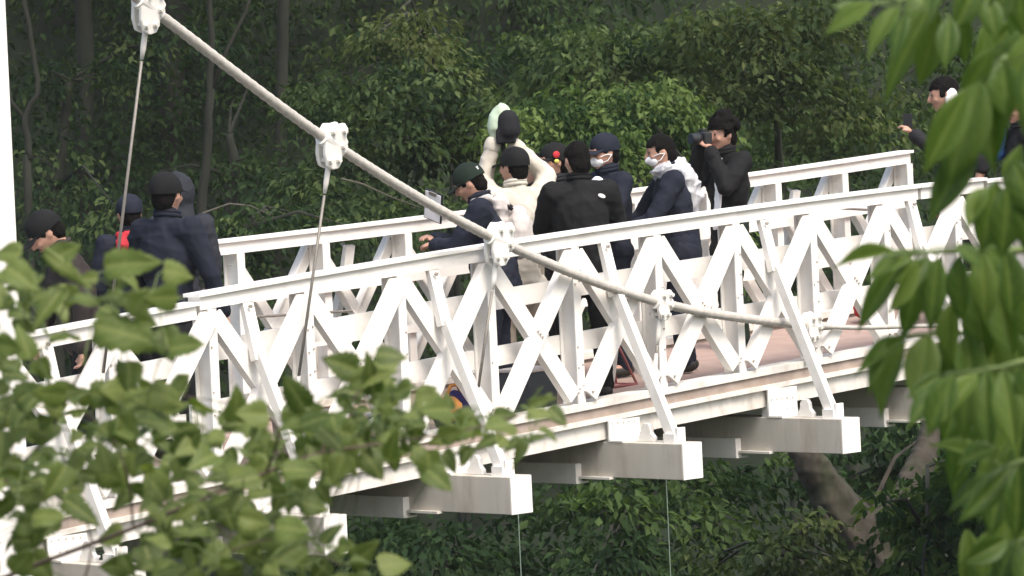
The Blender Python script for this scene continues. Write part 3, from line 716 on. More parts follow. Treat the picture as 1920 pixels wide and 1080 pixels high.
    if hood:
        hm = MB(); mode, hmat = hood
        if mode == 'down':
            hm.ell(T(-.115, 0, 1.40), (.075*k, .14*k, .11*k), None); hm.caps(T(-.06, .10, 1.47), T(.05, .09, 1.46), .035*k, .03*k); hm.caps(T(-.06, -.10, 1.47), T(.05, -.09, 1.46), .035*k, .03*k)
            hm.ell(T(-.10, 0, 1.30), (.07*k, .10*k, .12*k))
            link('hood', remesh(hm, .012, 3, .012, 18, 5), hmat, r)
        else:
            hm.ell(Hd(-.015, 0, .12), (.125*k, .112*k, .145*k), Rm, 18, 12); hm.caps(Hd(-.03, 0, 0), T(-.03, 0, 1.42), .10*k, .12*k)
            me = remesh(hm, .012, 3, .006, 20, 5); bm2 = bmesh.new(); bm2.from_mesh(me); inv = Rm.inverted()
            dl = [v for v in bm2.verts if (lambda q: q.x > .06*k and -.02*k < q.z < .18*k)(inv @ (v.co-nb))]
            bmesh.ops.delete(bm2, geom=dl, context='VERTS'); bm2.to_mesh(me); bm2.free(); link('hood', me, hmat, r)
    r['_'] = 0; del r['_']
    info = dict(root=r, T=T, Hd=Hd, arms=arms, k=k, W=lambda v: r.matrix_basis @ v)
    return info
def wpos(info, v):
    r = info['root']; a = r.rotation_euler.z; return r.location+Matrix.Rotation(a, 3, 'Z') @ Vector(v)

# left pair (behind the leaves)
person('person in a dark brown jacket and black cap with bowed head, leftmost on the bridge', 154, 1.0, 150, 1.74, BROWN, BLACKC, lean=.22, head_pitch=.55, cap=(BLACKC, True), armR=((.12, -.22, 1.14), (.26, -.16, .95)), dz=.02, build=1.05)
person('person in a navy jacket and dark cap seen from behind at the left end', 316, .75, 10, 1.78, NAVY, CHAR, cap=(BLACKC, True), head_yaw=.15, armR=((.02, -.30, 1.14), (.10, -.33, .88)), dz=.10, build=1.05)
p3 = person('short person in a navy and red top half hidden behind the broad navy jacket', 248, 1.55, 60, 1.56, NAVY, BLACKC, cap=(NAVY, True), dz=.16, hood=('down', RED))
person('person in a raised grey hood standing behind the navy capped person', 340, 1.7, 60, 1.72, GREYC, CHAR, hood=('up', GREYC), hair=False, dz=.08, build=.85)

# the group in the middle
pA = person('person in navy with cream hood and dark green cap bent over a clipboard', 930, .75, 130, 1.68, NAVY, NAVY, lean=.14, head_pitch=.42, head_yaw=-.1, cap=(DKGREEN, True), hood=('down', LGREY),
            armL=((.20, .24, 1.18), (.36, .12, 1.22)), armR=((.24, -.22, 1.18), (.38, -.10, 1.26)), build=1.25, long=.05, puff=1.2)
MB().box(pA['Hd'](-.085, .02, .17), (.018, .035, .012), Matrix.Rotation(.5, 3, 'Y')).build('cap_logo', WHITEC, pA['root'])
pB = person('person in a cream jacket holding a furry covered camera overhead', 975, 1.25, 75, 1.70, CREAM, BEIGE, cap=(BLACKC, True), head_yaw=.3, long=.14,
            armL=((.25, .13, 1.50), (.20, .05, 1.80)), armR=((.10, -.31, 1.53), (.14, -.07, 1.77)), build=1.08, puff=1.18, hood=None)
person('person in dark clothes mostly hidden between the cream and black jackets', 1020, 1.9, 100, 1.60, CHAR, BLACKC)
pD = person('person in a dark cap with red and yellow badges behind the black jacket', 1052, 1.45, 160, 1.68, CHAR, BLACKC, cap=(BLACKC, True))
MB().ell(pD['Hd'](.03, .093, .165), (.028, .010, .026), None, 10, 6).build('cap_badge', RED, pD['root'])
MB().ell(pD['Hd'](.03, .094, .118), (.020, .008, .014), None, 10, 6).build('ear_tag', YEL, pD['root'])
pC = person('bare headed person in a black jacket with a small white logo on the shoulder', 1093, .55, 52, 1.74, BLACKC, BLACKC, head_yaw=.25, build=1.04, armL=((.14, .25, 1.15), (.30, .12, 1.10)), armR=((.12, -.28, 1.15), (.28, -.14, 1.08)))
MB().ell(pC['T'](-.105, -.135, 1.365), (.006, .028, .014), Matrix.Rotation(.4, 3, 'X'), 10, 6).build('shoulder_logo', WHITEC, pC['root'])
pE = person('person in a navy cap, white face mask and navy jacket facing left', 1150, 1.35, 165, 1.71, NAVY, NAVY, cap=(NAVY, True), mask=True, head_pitch=.12, armL=((.12, .25, 1.13), (.28, .14, 1.05)))
mm = MB(); mm.ell(pE['T'](.13, .05, 1.40), (.045, .07, .045)); link('dangling_mask', remesh(mm, .01, 2, .004, 30, 3), MASKM, pE['root'])
pF = person('person in navy with clear plastic rain hood, white mask, arms reaching left', 1275, .95, 142, 1.69, NAVY, NAVY, lean=.10, mask=True, head_pitch=.10, build=1.22,
            armL=((.20, .28, 1.14), (.40, .18, 1.10)), armR=((.22, -.24, 1.14), (.42, -.12, 1.12)), hood=('down', CLEAR), long=.06)
c = MB(); c.caps(pF['T'](-.06, -.02, 1.44), pF['T'](-.14, -.12, 1.26), .13, .12); c.caps(pF['T'](-.14, -.13, 1.26), pF['T'](-.12, -.20, 1.10), .11, .06); c.caps(pF['T'](.02, .04, 1.46), pF['T'](-.06, -.1, 1.44), .10, .12)
link('plastic_cape', remesh(c, .013, 2, .022, 22, 9), CLEAR, pF['root'])
pG = person('photographer in a long black coat with dark curly hair raising a camera', 1372, 1.75, 168, 1.70, BLACKC, DKGREEN, curly=True, long=.16, build=1.05, puff=1.12,
            armL=((.18, .22, 1.22), (.20, .07, 1.50)), armR=((.20, -.20, 1.24), (.20, -.06, 1.52)), head_pitch=.05)
tw = MB(); tw.bar(pG['T'](.12, .07, 1.44), pG['T'](.19, .09, .90), .085, .025, side=Vector((1, 0, 0))); link('scarf', remesh(tw, .012, 2, .006, 20, 3), WHITEC, pG['root'])
# right side, behind the hanging leaflets
pH = person('person in dark clothes with white hood holding up a phone, right of centre rail end', 1796, .95, 140, 1.86, CHAR, BLACKC, hood=('down', WHITEC), armL=((.14, .24, 1.18), (.30, .18, 1.34)), head_pitch=.15)
wh = MB(); wh.ell(pH['Hd'](-.02, .075, .08), (.055, .025, .08)); link('headset', remesh(wh, .01, 2), WHITEC, pH['root'])
pI = person('person in dark clothes with bare tanned arms behind the big leaflets', 1828, 1.5, 150, 1.72, CHAR, BLACKC, sleeves=False)
pJ = person('person in black with an orange cap at the right edge', 1930, 1.0, 150, 1.66, BLACKC, BLACKC, cap=(ORANGE, True))

# ---- things the people hold
def held(name, label, cat, loc, rz=0):
    return empty(name, loc, label, cat, rz=rz)
# clipboard and papers
hp = wpos(pA, pA['T'](.34, .02, 1.44)); q = held('clipboard', 'blue backed clipboard with white paper held by the bent person', 'clipboard', hp, math.radians(190))
rt = Matrix.Rotation(-.35, 3, 'X') @ Matrix.Rotation(.3, 3, 'Y')
MB().box((0, 0, .05), (.006, .075, .11), rt).build('board', NAVY, q); MB().box(rt @ Vector((.009, 0, 0))+Vector((0, 0, .05)), (.002, .067, .102), rt).build('paper', WHITEC, q)
MB().box(rt @ Vector((-.009, 0, 0))+Vector((0, 0, .05)), (.002, .067, .102), rt).build('paper', WHITEC, q); MB().box(rt @ Vector((.016, 0, .098))+Vector((0, 0, .05)), (.006, .03, .012), rt).build('clip', STEEL, q)
q = empty('backpack', wpos(pA, pA['T'](-.19, -.05, 1.06)), 'pale cream backpack worn by the person with the clipboard', 'backpack', rz=math.radians(130))
mb_ = MB(); mb_.ell((0, 0, .14), (.10, .14, .19)); mb_.ell((-.05, 0, .06), (.07, .11, .09)); link('bag_body', remesh(mb_, .012, 3, .008, 18, 4), LGREY, q)
for sy in (-1, 1): MB().tube([(.06, sy*.10, .03), (.13, sy*.15, .16), (.17, sy*.13, .32), (.08, sy*.09, .34), (.03, sy*.08, .30)], .014, 8).build('strap', CHAR, q, smooth=True)
# furry microphone camera
ch = (wpos(pB, pB['arms'][0][2])+wpos(pB, pB['arms'][1][2]))/2; ch.z += .02
q = held('video_camera', 'camera with pale green windshield raised above the cream jacket', 'camera', ch, math.radians(135))
PALE = clothm('pale_green_fabric', (.45, .55, .42))
mb_ = MB(); mb_.ell((.02, 0, .13), (.085, .075, .13), Matrix.Rotation(-.35, 3, 'Y')); mb_.ell((.05, .0, .03), (.05, .05, .08)); link('windshield', remesh(mb_, .012, 2, .006, 25, 2), PALE, q)
mb_ = MB(); mb_.caps((-.045, .04, .07), (-.04, .04, .13), .085, .08); mb_.box((-.02, .02, .02), (.07, .07, .05)); mb_.box((0, -.05, .02), (.09, .06, .05)); link('camera_body', remesh(mb_, .011, 2), CHAR, q)
MB().cyl((-.05, -.05, .08), (-.05, -.16, .08), .04, 14).build('lens', BLK, q); MB().cyl((0, -.01, 0), (0, -.01, -.14), .016, 8).build('handle', BLK, q)
# photographer's camera
ch = wpos(pG, pG['Hd'](.19, 0, .10)); q = held('still_camera', 'black camera held to the eye of the curly haired photographer', 'camera', ch, math.radians(168))
MB().box((0, 0, 0), (.035, .07, .045)).build('body', BLK, q, bevel=.008); MB().box((0, 0, .055), (.022, .025, .018)).build('viewfinder', BLK, q, bevel=.005)
ln = MB().tube([(.03, 0, 0), (.06, 0, 0), (.065, 0, 0), (.12, 0, 0)], [.036, .036, .040, .042], 16).build('lens', BLK, q); MB().cyl((.121, 0, 0), (.123, 0, 0), .034, 16).build('glass', GLASSB, ln)
# phone
ch = wpos(pH, pH['arms'][0][2])+Vector((-.03, .03, .10)); q = held('phone', 'small dark phone in the raised hand at the rail end', 'phone', ch, math.radians(200))
MB().box((0, 0, 0), (.005, .037, .06)).build('body', BLK, q, bevel=.003); MB().box((-.0062, 0, 0), (.001, .033, .055)).build('screen', GLASSB, q)
# pink bundle in F's hands
ch = wpos(pF, pF['arms'][1][2])+Vector((-.03, .05, .03)); mb_ = MB(); mb_.ell((0, 0, 0), (.07, .05, .035)); mb_.ell((.04, .02, -.01), (.05, .04, .03))
o = link('glove', remesh(mb_, .009, 2, .004, 40, 1), mat('pink_rubber', (.62, .40, .42), .5, .05)); o.location = ch; tag(o, 'pale pink rubber gloves bunched in the hands of the plastic hooded person', 'gloves')
# blue bag on I
ch = wpos(pI, pI['T'](-.16, -.12, 1.30)); mb_ = MB(); mb_.ell((0, 0, 0), (.10, .15, .18)); mb_.ell((.02, 0, -.13), (.10, .12, .08))
ch2 = on_y(1858, 255, 1.3)
o = link('backpack', remesh(mb_, .012, 2, .01, 20, 1), BLUE); o.location = ch2; tag(o, 'bright blue backpack glimpsed between the big leaflets', 'backpack')

# ---- things standing on the deck
def ondeck(px, Y, dz=0): X = on_y(px, 600, Y).x; return Vector((X, Y, zd(X)+dz))
DGREY = mat('dark_grey_plastic', (.045, .055, .065), .5, .1); TAN = mat('tan_card', (.36, .31, .26), .85, .1)
def crate(label, px, Y, sz, m, lidm=None, lid=True):
    q = empty('storage_box', ondeck(px, Y), label, 'box', rz=.15); h = sz
    t = MB(); a, b_, c_ = h; pts = [(-a*.9, -b_*.9, 0), (a*.9, -b_*.9, 0), (a*.9, b_*.9, 0), (-a*.9, b_*.9, 0), (-a, -b_, c_), (a, -b_, c_), (a, b_, c_), (-a, b_, c_)]
    t.hull8([Vector(p) for p in pts]).build('tub', m, q, bevel=.006)
    if lid: MB().box((0, 0, c_+.012), (a*1.05, b_*1.05, .012)).build('lid', lidm or m, q, bevel=.005)
crate('dark grey plastic tub with pale lid behind the near truss', 984, .55, (.17, .14, .27), DGREY, LGREY)
crate('tan cardboard box seen through the left part of the truss', 560, .6, (.14, .16, .26), TAN)
crate('low white tub in front of the dark grey tub', 740, .45, (.18, .13, .16), WHITEC, None, True)
def softbag(label, px, Y, m, m2, s=1.0):
    q = empty('holdall', ondeck(px, Y), label, 'bag', rz=.3)
    a = MB(); a.ell((0, 0, .12*s), (.20*s, .13*s, .12*s)); a.ell((.07*s, 0, .16*s), (.10*s, .10*s, .09*s)); link('bag_body', remesh(a, .014, 3, .014, 16, int(px)), m, q)
    a = MB(); a.ell((-.13*s, -.05*s, .15*s), (.10*s, .10*s, .09*s)); link('flap', remesh(a, .012, 3, .01, 18, int(px)), m2, q)
    MB().tube([(-.12*s, -.02, .20*s), (-.05*s, -.03, .30*s), (.05*s, -.03, .30*s), (.12*s, -.02, .22*s)], .012, 8).build('handle', m2, q, smooth=True)
INDIGO = clothm('indigo_cloth', (.03, .022, .09))
softbag('indigo bag with orange flap on the deck beside the third hanger', 838, .35, INDIGO, ORANGE)
softbag('purple bag low on the deck behind the leaf tips', 705, .30, INDIGO, LGREY, .9)
softbag('red bag standing on the deck at the right', 1630, 1.9, RED, RED, .9)
# red folding stand with a white cone
q = empty('folding_stand', ondeck(1140, .9), 'red tubular folding stand on the deck near the struts', 'stand')
REDM = mat('red_metal', (.22, .07, .07), .5, .1)
fr = MB(); fr.tube([(-.16, -.1, .01), (.16, -.1, .01)], .01, 8); fr.tube([(-.16, .1, .01), (.16, .1, .01)], .01, 8); fr.tube([(-.16, -.1, .01), (-.16, .1, .01)], .01, 8); fr.tube([(.16, -.1, .01), (.16, .1, .01)], .01, 8); fr.build('base_frame', REDM, q)
for sx in (-1, 1):
    for sy in (-1, 1): MB().tube([(sx*.16, sy*.1, .01), (sx*.03, sy*.03, .34)], .009, 8).build('leg', REDM, q)
MB().box((0, 0, .35), (.06, .06, .01)).build('plate', REDM, q)
cn = MB().tube([(0, 0, .0), (0, 0, .08), (0, 0, .30)], [.002, .02, .055], 12).build('funnel', WHITE, None); cn.location = ondeck(1143, .62, .02); tag(cn, 'white pointed funnel hanging in front of the red folding stand', 'funnel')
# cords hanging below the bridge
for i, (px, y0, y1, Y, lab) in enumerate(((1248, 880, 1120, .2, 'thin pale cord hanging straight down under the second floor beam'), (971, 950, 1120, .0, 'thin pale cord hanging straight down by the first floor beam end'))):
    A = on_y(px, y0, Y); o = MB().cyl((0, 0, 0), (0, 0, -1.6), .004, 6).build('cord', mat('pale_cord', (.18, .24, .20), .6)); o.location = A; tag(o, lab, 'cord')

# ================================================================ FOREGROUND LEAVES
def leaf_shape(name, L, W, kind, fold=.18, curl=.2, wav=.0):
    """leaf blade from the petiole at the origin along +x, face up +z, with midrib fold, curl and 'rib' attribute"""
    nx, ny = 14, 4; bm_ = bmesh.new(); lay = bm_.verts.layers.float.new('rib'); V = []
    for i in range(nx+1):
        t = i/nx
        if kind == 'broad': w_ = (math.sin(math.pi*min(1, t**.62))**.75)*(1-.25*t) if 0 < t < 1 else 0
        else: w_ = (math.sin(math.pi*t**.85)**.95)*(1 if t < .75 else 1-.55*(t-.75)/.25) if 0 < t < 1 else 0
        w_ *= 1+(.07*math.sin(i*2.9)+.04*((i % 2)*2-1) if kind == 'broad' else .025*math.sin(i*3.1))
        row = []
        for j in range(-ny, ny+1):
            u = j/ny; x = L*t-(L*.05*abs(u) if kind == 'broad' else 0)*(1 if t > 0 else 0); y = W/2*w_*u
            z = fold*abs(y)-curl*L*(t-.25)**2*(1 if t > .25 else 0)+wav*W*math.sin(t*9+u*2)*abs(u)-.10*W*abs(u)**3*w_
            v = bm_.verts.new((x, y, z)); v[lay] = .65 if j == 0 else (.22 if (i+abs(j)) % 3 == 0 else 0); row.append(v)
        V.append(row)
    for i in range(nx):
        for j in range(2*ny): bm_.faces.new((V[i][j], V[i+1][j], V[i+1][j+1], V[i][j+1]))
    bmesh.ops.remove_doubles(bm_, verts=bm_.verts[:], dist=1e-5)
    me = bpy.data.meshes.new(name); bm_.to_mesh(me); bm_.free(); me.polygons.foreach_set('use_smooth', [True]*len(me.polygons)); return me
FL = leaf_mat('shrub_leaf_green', (.038, .064, .011), (.088, .126, .025), (.170, .205, .060), .55, .34, True)
FR = leaf_mat('leaflet_green', (.024, .056, .007), (.058, .108, .015), (.125, .180, .032), .5, .36, True)
TWIG = mat('twig_bark', (.085, .060, .045), .8, .25, 40, .3)
STEM = mat('green_stem', (.10, .14, .04), .6, .1)
broad = [leaf_shape('leaf', 1, w_, 'broad', f_, c_, v_) for w_, f_, c_, v_ in ((.85, .22, .25, .02), (.95, .35, .10, .04), (.75, .45, .35, .03), (.9, .1, .15, .05))]
lance = [leaf_shape('leaflet', 1, 1, 'lance', f_, c_, v_) for f_, c_, v_ in ((.35, .22, .01), (.6, .12, .02), (.2, .3, .02))]
for m_ in broad: m_.materials.append(FL)
for m_ in lance: m_.materials.append(FR)
def place_leaf(name, me, parent, base_w, tip_w, width, faceroll, lenscale=None):
    d = tip_w-base_w; L = d.length; d.normalize()
    view = (CAM-base_w).normalized(); z = (view*.8+UP*.5); z = (z-d*z.dot(d)).normalized(); z = Matrix.Rotation(faceroll, 3, d) @ z; y = z.cross(d)
    o = bpy.data.objects.new(name, me); COL.objects.link(o); o.parent = parent
    m = Matrix((d*L, y*width, z*max(L*.8, width))).transposed().to_4x4(); m.translation = base_w-parent.location
    o.matrix_basis = m; return o
# ---- left shrub
BD = 9.0
gb = at(-250, 1500, BD); gb.z = ground_h(gb.x, gb.y)
LS = empty('leafy_shrub', gb, 'broad leaved green shrub across the lower left in front of the bridge', 'shrub')
polys = [  # (x0, x1, top(x) , bottom) leaf regions of the picture, with density
 ([(0, 480), (120, 455), (150, 500), (130, 620), (60, 700), (0, 720)], 16, BD), ([(150, 500), (215, 480), (330, 500), (380, 560), (330, 600), (230, 620), (170, 570)], 8, BD-.3),
 ([(180, 600), (300, 600), (330, 680), (230, 690)], 4, BD-.2), ([(0, 740), (120, 720), (330, 730), (450, 780), (560, 760), (640, 720), (700, 660), (800, 740), (760, 830), (600, 900), (420, 960), (200, 930), (0, 900)], 132, BD),
 ([(640, 770), (800, 760), (960, 760), (1040, 740), (1000, 830), (900, 850), (760, 860), (640, 850)], 30, BD+.2), ([(240, 940), (460, 930), (560, 990), (700, 1030), (740, 1090), (200, 1090)], 46, BD-.2),
 ([(0, 880), (160, 900), (160, 950), (60, 990), (0, 980)], 10, BD), ([(450, 880), (620, 860), (640, 930), (560, 980), (440, 940)], 10, BD), ([(-50, 470), (60, 470), (60, 1090), (-50, 1090)], 30, BD-.1)]
def inpoly(x, y, P):
    c = False; j = len(P)-1
    for i in range(len(P)):
        if (P[i][1] > y) != (P[j][1] > y) and x < (P[j][0]-P[i][0])*(y-P[i][1])/(P[j][1]-P[i][1])+P[i][0]: c = not c
        j = i
    return c
nodes = []     # petiole bases
stems = [[(-80, 1120, BD), (60, 1062, BD), (250, 990, BD-.05), (370, 940, BD-.1), (500, 885, BD), (600, 850, BD), (760, 825, BD+.1), (900, 800, BD+.2), (1010, 765, BD+.25)],
         [(-60, 980, BD), (20, 890, BD+.1), (100, 800, BD), (95, 720, BD-.1), (65, 650, BD-.1), (45, 590, BD-.15), (60, 520, BD-.2)],
         [(100, 800, BD), (150, 700, BD-.1), (180, 650, BD-.2), (240, 590, BD-.3), (290, 545, BD-.35)],
         [(600, 850, BD), (640, 780, BD), (690, 710, BD), (700, 672, BD)], [(155, 1100, BD-.2), (172, 1020, BD-.15), (150, 955, BD-.1), (130, 930, BD)],
         [(500, 885, BD), (520, 800, BD-.1), (440, 760, BD-.2), (330, 740, BD-.2)], [(250, 1150, BD-.2), (380, 1060, BD-.2), (520, 1010, BD-.2), (640, 1060, BD-.2)], [(250, 990, BD), (240, 900, BD-.1), (210, 820, BD-.1), (140, 760, BD-.1)]]
sw = [[at(*q) for q in s] for s in stems]; net = []
for i, s in enumerate(sw):
    sp = catmull(s, 8); r0 = .0058 if i == 0 else .0030
    n = len(sp); o = MB().tube([p-gb for p in sp], [r0*(1-.75*k/(n-1)) for k in range(n)], 7).build('branch', TWIG, LS, smooth=True); net += sp
root = MB().tube([gb*0, (sw[0][0]-gb)*.5+Vector((.1, .1, 0)), sw[0][0]-gb], [.02, .014, .0058], 8).build('trunk', TWIG, LS, smooth=True)
MB().tube([gb*0, (sw[1][0]-gb)*.5+Vector((-.1, .05, 0)), sw[1][0]-gb], [.012, .008, .003], 8).build('branch', TWIG, LS, smooth=True)
MB().tube([gb*0, (sw[4][0]-gb)*.5, sw[4][0]-gb], [.012, .008, .003], 8).build('branch', TWIG, LS, smooth=True)
MB().tube([gb*0, (sw[6][0]-gb)*.6, sw[6][0]-gb], [.012, .008, .003], 8).build('branch', TWIG, LS, smooth=True)
pts = []
for P, n, d in polys:
    xs = [q[0] for q in P]; ys = [q[1] for q in P]; k = 0; tries = 0; mine = []
    while k < n and tries < 9000:
        tries += 1; x = random.uniform(min(xs), max(xs)); y = random.uniform(min(ys), max(ys))
        if not inpoly(x, y, P): continue
        if any(math.hypot(x-a, y-b_) < 24*(1-tries/9000) for a, b_ in mine): continue
        mine.append((x, y)); k += 1
    pts += [(x, y, d+random.uniform(-.45, .45)) for x, y in mine]
tw = MB()
pw = sorted([(at(*p), p) for p in pts], key=lambda q: min((q[0]-n_).length for n_ in net))
for P, (x, y, d) in pw:
    nb_ = min(net, key=lambda q: (q-P).length); v = P-nb_
    mid = nb_.lerp(P, .5)+Vector((0, 0, .15*v.length))
    seg = [nb_, nb_.lerp(mid, .6), mid, mid.lerp(P, .6), P]; tw.tube([q-gb for q in seg], [.0018, .0016, .0014, .0011, .0009], 5); net += [mid, P]
    ang = random.gauss(0, 1.0)
    out = (R_*math.sin(ang)*1.0*random.choice((-1, 1))-F_*random.uniform(-.2, .6)+UP*random.uniform(-.75, .35)); out.normalize()
    if v.length > .01: out = (out+v.normalized()*.5).normalized()
    L = random.uniform(.044, .086)
    place_leaf('leaf', random.choice(broad), LS, P, P+out*L, L*random.uniform(.85, 1.0), random.gauss(0, .55))
tw.build('twig', STEM, LS)['kind'] = 'stuff'
# smaller leaves packed behind the front ones, joined
def leaf_matrix(base_w, tip_w, width, faceroll):
    d = tip_w-base_w; L = d.length; d.normalize(); view = (CAM-base_w).normalized(); z = view*.6+UP*.7; z = (z-d*z.dot(d)).normalized()
    z = Matrix.Rotation(faceroll, 3, d) @ z; y = z.cross(d); m = Matrix((d*L, y*width, z*max(L*.8, width))).transposed().to_4x4(); m.translation = base_w-gb; return m
lm = bmesh.new(); tn = MB()
lite = leaf_shape('small_leaf', 1, .8, 'broad', .3, .2, .03)
for k in range(300):
    P_ = polys[3][0] if k < 165 else polys[5][0] if k < 225 else polys[4][0] if k < 250 else polys[8][0]
    xs = [q[0] for q in P_]; ys = [q[1] for q in P_]
    for t_ in range(50):
        x = random.uniform(min(xs), max(xs)); y = random.uniform(min(ys), max(ys))
        if inpoly(x, y, P_): break
    P = at(x, y, BD+random.uniform(.2, .9)); nb_ = min(net, key=lambda q: (q-P).length); tn.tube([nb_-gb, nb_.lerp(P, .5)-gb+Vector((0, 0, .01)), P-gb], [.0012, .001, .0008], 4)
    out = (R_*random.gauss(0, 1)-F_*random.uniform(-.2, .6)+UP*random.uniform(-.7, .4)).normalized(); L = random.uniform(.035, .07)
    n0 = len(lm.verts); lm.from_mesh(lite); lm.verts.ensure_lookup_table(); bmesh.ops.transform(lm, matrix=leaf_matrix(P, P+out*L, L*.9, random.gauss(0, .6)), verts=lm.verts[n0:])
lmm = bpy.data.meshes.new('small_leaf'); lm.to_mesh(lmm); lm.free(); link('small_leaf', lmm, FL, LS, True)['kind'] = 'stuff'
tn.build('petiole', STEM, LS)['kind'] = 'stuff'
# stand-out leaves read one by one in the picture: petiole pixel, tip pixel, width in pixels
for bx, by, tx, ty, wd, rl in ((195, 500, 310, 490, 75, .2), (225, 560, 345, 548, 60, -.3), (80, 470, 175, 545, 40, .5), (10, 500, 75, 545, 70, 0), (120, 540, 55, 620, 60, .1), (175, 610, 325, 650, 95, .2),
    (320, 780, 250, 740, 70, .1), (230, 760, 345, 735, 60, .2), (800, 880, 850, 922, 60, 0), (730, 860, 745, 800, 50, .3), (660, 720, 745, 690, 60, .2), (700, 740, 690, 660, 60, .1), (990, 760, 1045, 742, 30, .2),
    (120, 935, 190, 985, 60, .1), (330, 860, 380, 800, 70, .2), (560, 800, 640, 770, 60, -.2)):
    B0 = at(bx, by, BD-.35); T0 = at(tx, ty, BD-.4); place_leaf('leaf', random.choice(broad), LS, B0, T0, wd*(BD-.35)/FPX, rl)
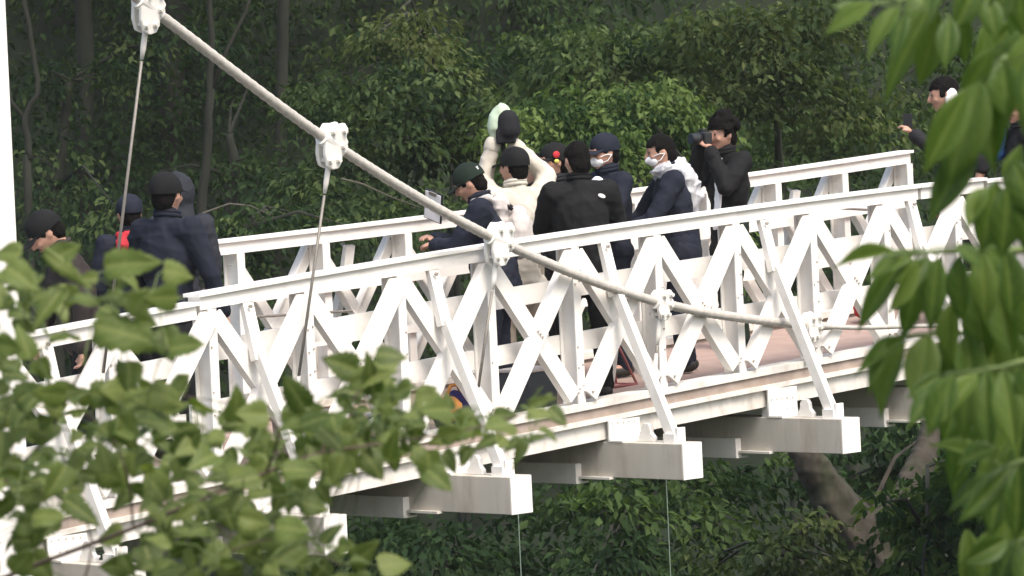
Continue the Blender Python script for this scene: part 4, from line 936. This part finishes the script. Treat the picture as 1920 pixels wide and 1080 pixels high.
# ---- right tree with hanging leaflets
RD = 8.0
gb2 = at(2500, 1500, RD); gb2.z = ground_h(gb2.x, gb2.y)
RT = empty('leaflet_tree', gb2, 'tree with long pointed hanging leaflets down the right edge', 'tree')
MB().tube([Vector((0, 0, -.2)), at(2480, 900, RD)-gb2, at(2440, 200, RD)-gb2, at(2450, -700, RD)-gb2], [.09, .08, .06, .04], 12).build('trunk', BARKP, RT, smooth=True)
groups = [
 # rachis points, leaflets (base, tip, width)
 ([(2440, 200), (2200, -60), (1980, -60), (1800, -20), (1690, 0), (1610, 8)], 0.0, [((1640, 5), (1540, 62), 46), ((1690, 5), (1620, 105), 48), ((1620, 20), (1560, 8), 30), ((1760, -10), (1648, 190), 58), ((1700, 20), (1665, 120), 40), ((1760, 20), (1722, 168), 52), ((1780, 30), (1772, 132), 44), ((1810, 20), (1805, 125), 40), ((1850, -10), (1870, 75), 44), ((1740, -20), (1700, 60), 50), ((1830, -30), (1790, 60), 50), ((1890, -30), (1850, 50), 50), ((1800, -40), (1740, 40), 44), ((1910, -20), (1925, 80), 50), ((1870, -40), (1910, 30), 44)]),
 ([(2440, 240), (2250, 60), (2050, 60), (1930, 90), (1850, 130), (1790, 190)], -.6, [((1850, 130), (1862, 325), 78), ((1815, 165), (1730, 330), 62), ((1840, 150), (1770, 350), 95), ((1880, 110), (1890, 235), 60), ((1925, 100), (1960, 340), 66), ((1830, 250), (1740, 420), 64), ((1860, 90), (1800, 190), 44), ((1930, 60), (1900, 190), 60)]),
 ([(2440, 300), (2200, 260), (2020, 290), (1930, 320), (1880, 340)], -.3, [((1870, 340), (1838, 480), 60), ((1890, 345), (1880, 490), 66), ((1925, 330), (1940, 500), 66), ((1850, 350), (1812, 430), 40), ((1900, 300), (1945, 420), 60)]),
 ([(2440, 420), (2200, 400), (2010, 450), (1900, 470), (1800, 470), (1700, 475), (1660, 480)], 0, [((1680, 470), (1560, 498), 34), ((1700, 478), (1600, 622), 46), ((1720, 490), (1665, 592), 34), ((1750, 490), (1660, 530), 40), ((1720, 470), (1620, 520), 40), ((1720, 510), (1695, 642), 46), ((1760, 480), (1740, 625), 50), ((1800, 475), (1800, 615), 50), ((1840, 470), (1850, 610), 54), ((1790, 460), (1850, 500), 40), ((1880, 465), (1900, 600), 60), ((1850, 460), (1895, 520), 40), ((1740, 480), (1690, 560), 36)]),
 ([(2440, 560), (2200, 560), (2000, 600), (1900, 620), (1800, 625), (1700, 630), (1670, 640)], .15, [((1700, 632), (1602, 702), 36), ((1700, 640), (1645, 785), 62), ((1740, 625), (1715, 760), 66), ((1770, 625), (1790, 750), 50), ((1660, 640), (1620, 740), 30), ((1810, 625), (1830, 770), 60), ((1850, 625), (1880, 780), 64), ((1890, 615), (1930, 760), 66), ((1790, 560), (1785, 690), 50), ((1830, 540), (1850, 690), 60), ((1870, 530), (1900, 680), 60), ((1910, 520), (1935, 650), 60)]),
 ([(2440, 760), (2200, 660), (2050, 650), (1950, 670), (1870, 690), (1800, 700), (1760, 705)], -.2, [((1790, 700), (1735, 820), 60), ((1770, 700), (1700, 745), 30), ((1820, 695), (1800, 830), 50), ((1850, 690), (1850, 860), 56), ((1880, 690), (1905, 850), 60), ((1920, 680), (1945, 840), 66), ((1760, 720), (1700, 800), 40), ((1835, 700), (1765, 790), 40)]),
 ([(2440, 900), (2250, 800), (2060, 820), (1960, 850), (1900, 870), (1860, 885)], -.1, [((1870, 885), (1770, 960), 40), ((1880, 880), (1855, 1012), 54), ((1900, 870), (1800, 985), 50), ((1910, 870), (1905, 1020), 56), ((1850, 860), (1740, 830), 36), ((1940, 860), (1950, 1020), 60), ((1870, 840), (1790, 870), 44)]),
 ([(2440, 1000), (2250, 960), (2060, 980), (1960, 1000), (1890, 1020)], 0, [((1890, 1010), (1800, 1060), 44), ((1900, 1020), (1860, 1110), 54), ((1930, 1000), (1920, 1120), 56)])]
for rc, dd, lfs in groups:
    n = len(rc); rp = [at(x, y, RD+dd+(.5*(1-i/(n-1)))) for i, (x, y) in enumerate(rc)]
    cr_ = catmull(rp, 8); m_ = len(cr_)
    br = MB().tube([p-gb2 for p in cr_], [.012*(1-k/(m_-1))+.0016 for k in range(m_)], 7).build('branch', STEM, RT, smooth=True)
    pt = MB()
    for (bx, by), (tx, ty), wd in lfs:
        d0 = RD+dd+random.uniform(-.12, .12); B0 = at(bx, by, d0); T0 = at(tx, ty, d0+random.uniform(-.05, .03))
        place_leaf('leaflet', random.choice(lance), RT, B0, T0, 1.05*wd*d0/FPX, random.gauss(0, .35))
        nr = min(cr_, key=lambda q: (q-B0).length); pt.tube([nr-gb2, nr.lerp(B0, .5)-gb2+Vector((0, 0, .004)), B0-gb2], .0013, 5)
    pt.build('petiole', STEM, RT)['kind'] = 'stuff'
# denser leaflets beyond the front ones, further back at the right edge
mid_lf = 0
for k in range(72):
    y = random.uniform(40, 1120); x = random.uniform(1835 if y < 700 else 1790, 1990)
    if x < 1905 and 220 < y < 560: continue
    d0 = RD+random.uniform(.4, 1.2); B0 = at(x, y-60, d0); L = random.uniform(110, 170); a_ = random.gauss(.15, .35)
    T0 = at(x-L*math.sin(a_), y-60+L*math.cos(a_), d0)
    place_leaf('leaflet', random.choice(lance), RT, B0, T0, random.uniform(42, 62)*d0/FPX, random.gauss(0, .5))

S.render.resolution_x = 1024; S.render.resolution_y = 576
print('objects', len(bpy.data.objects))
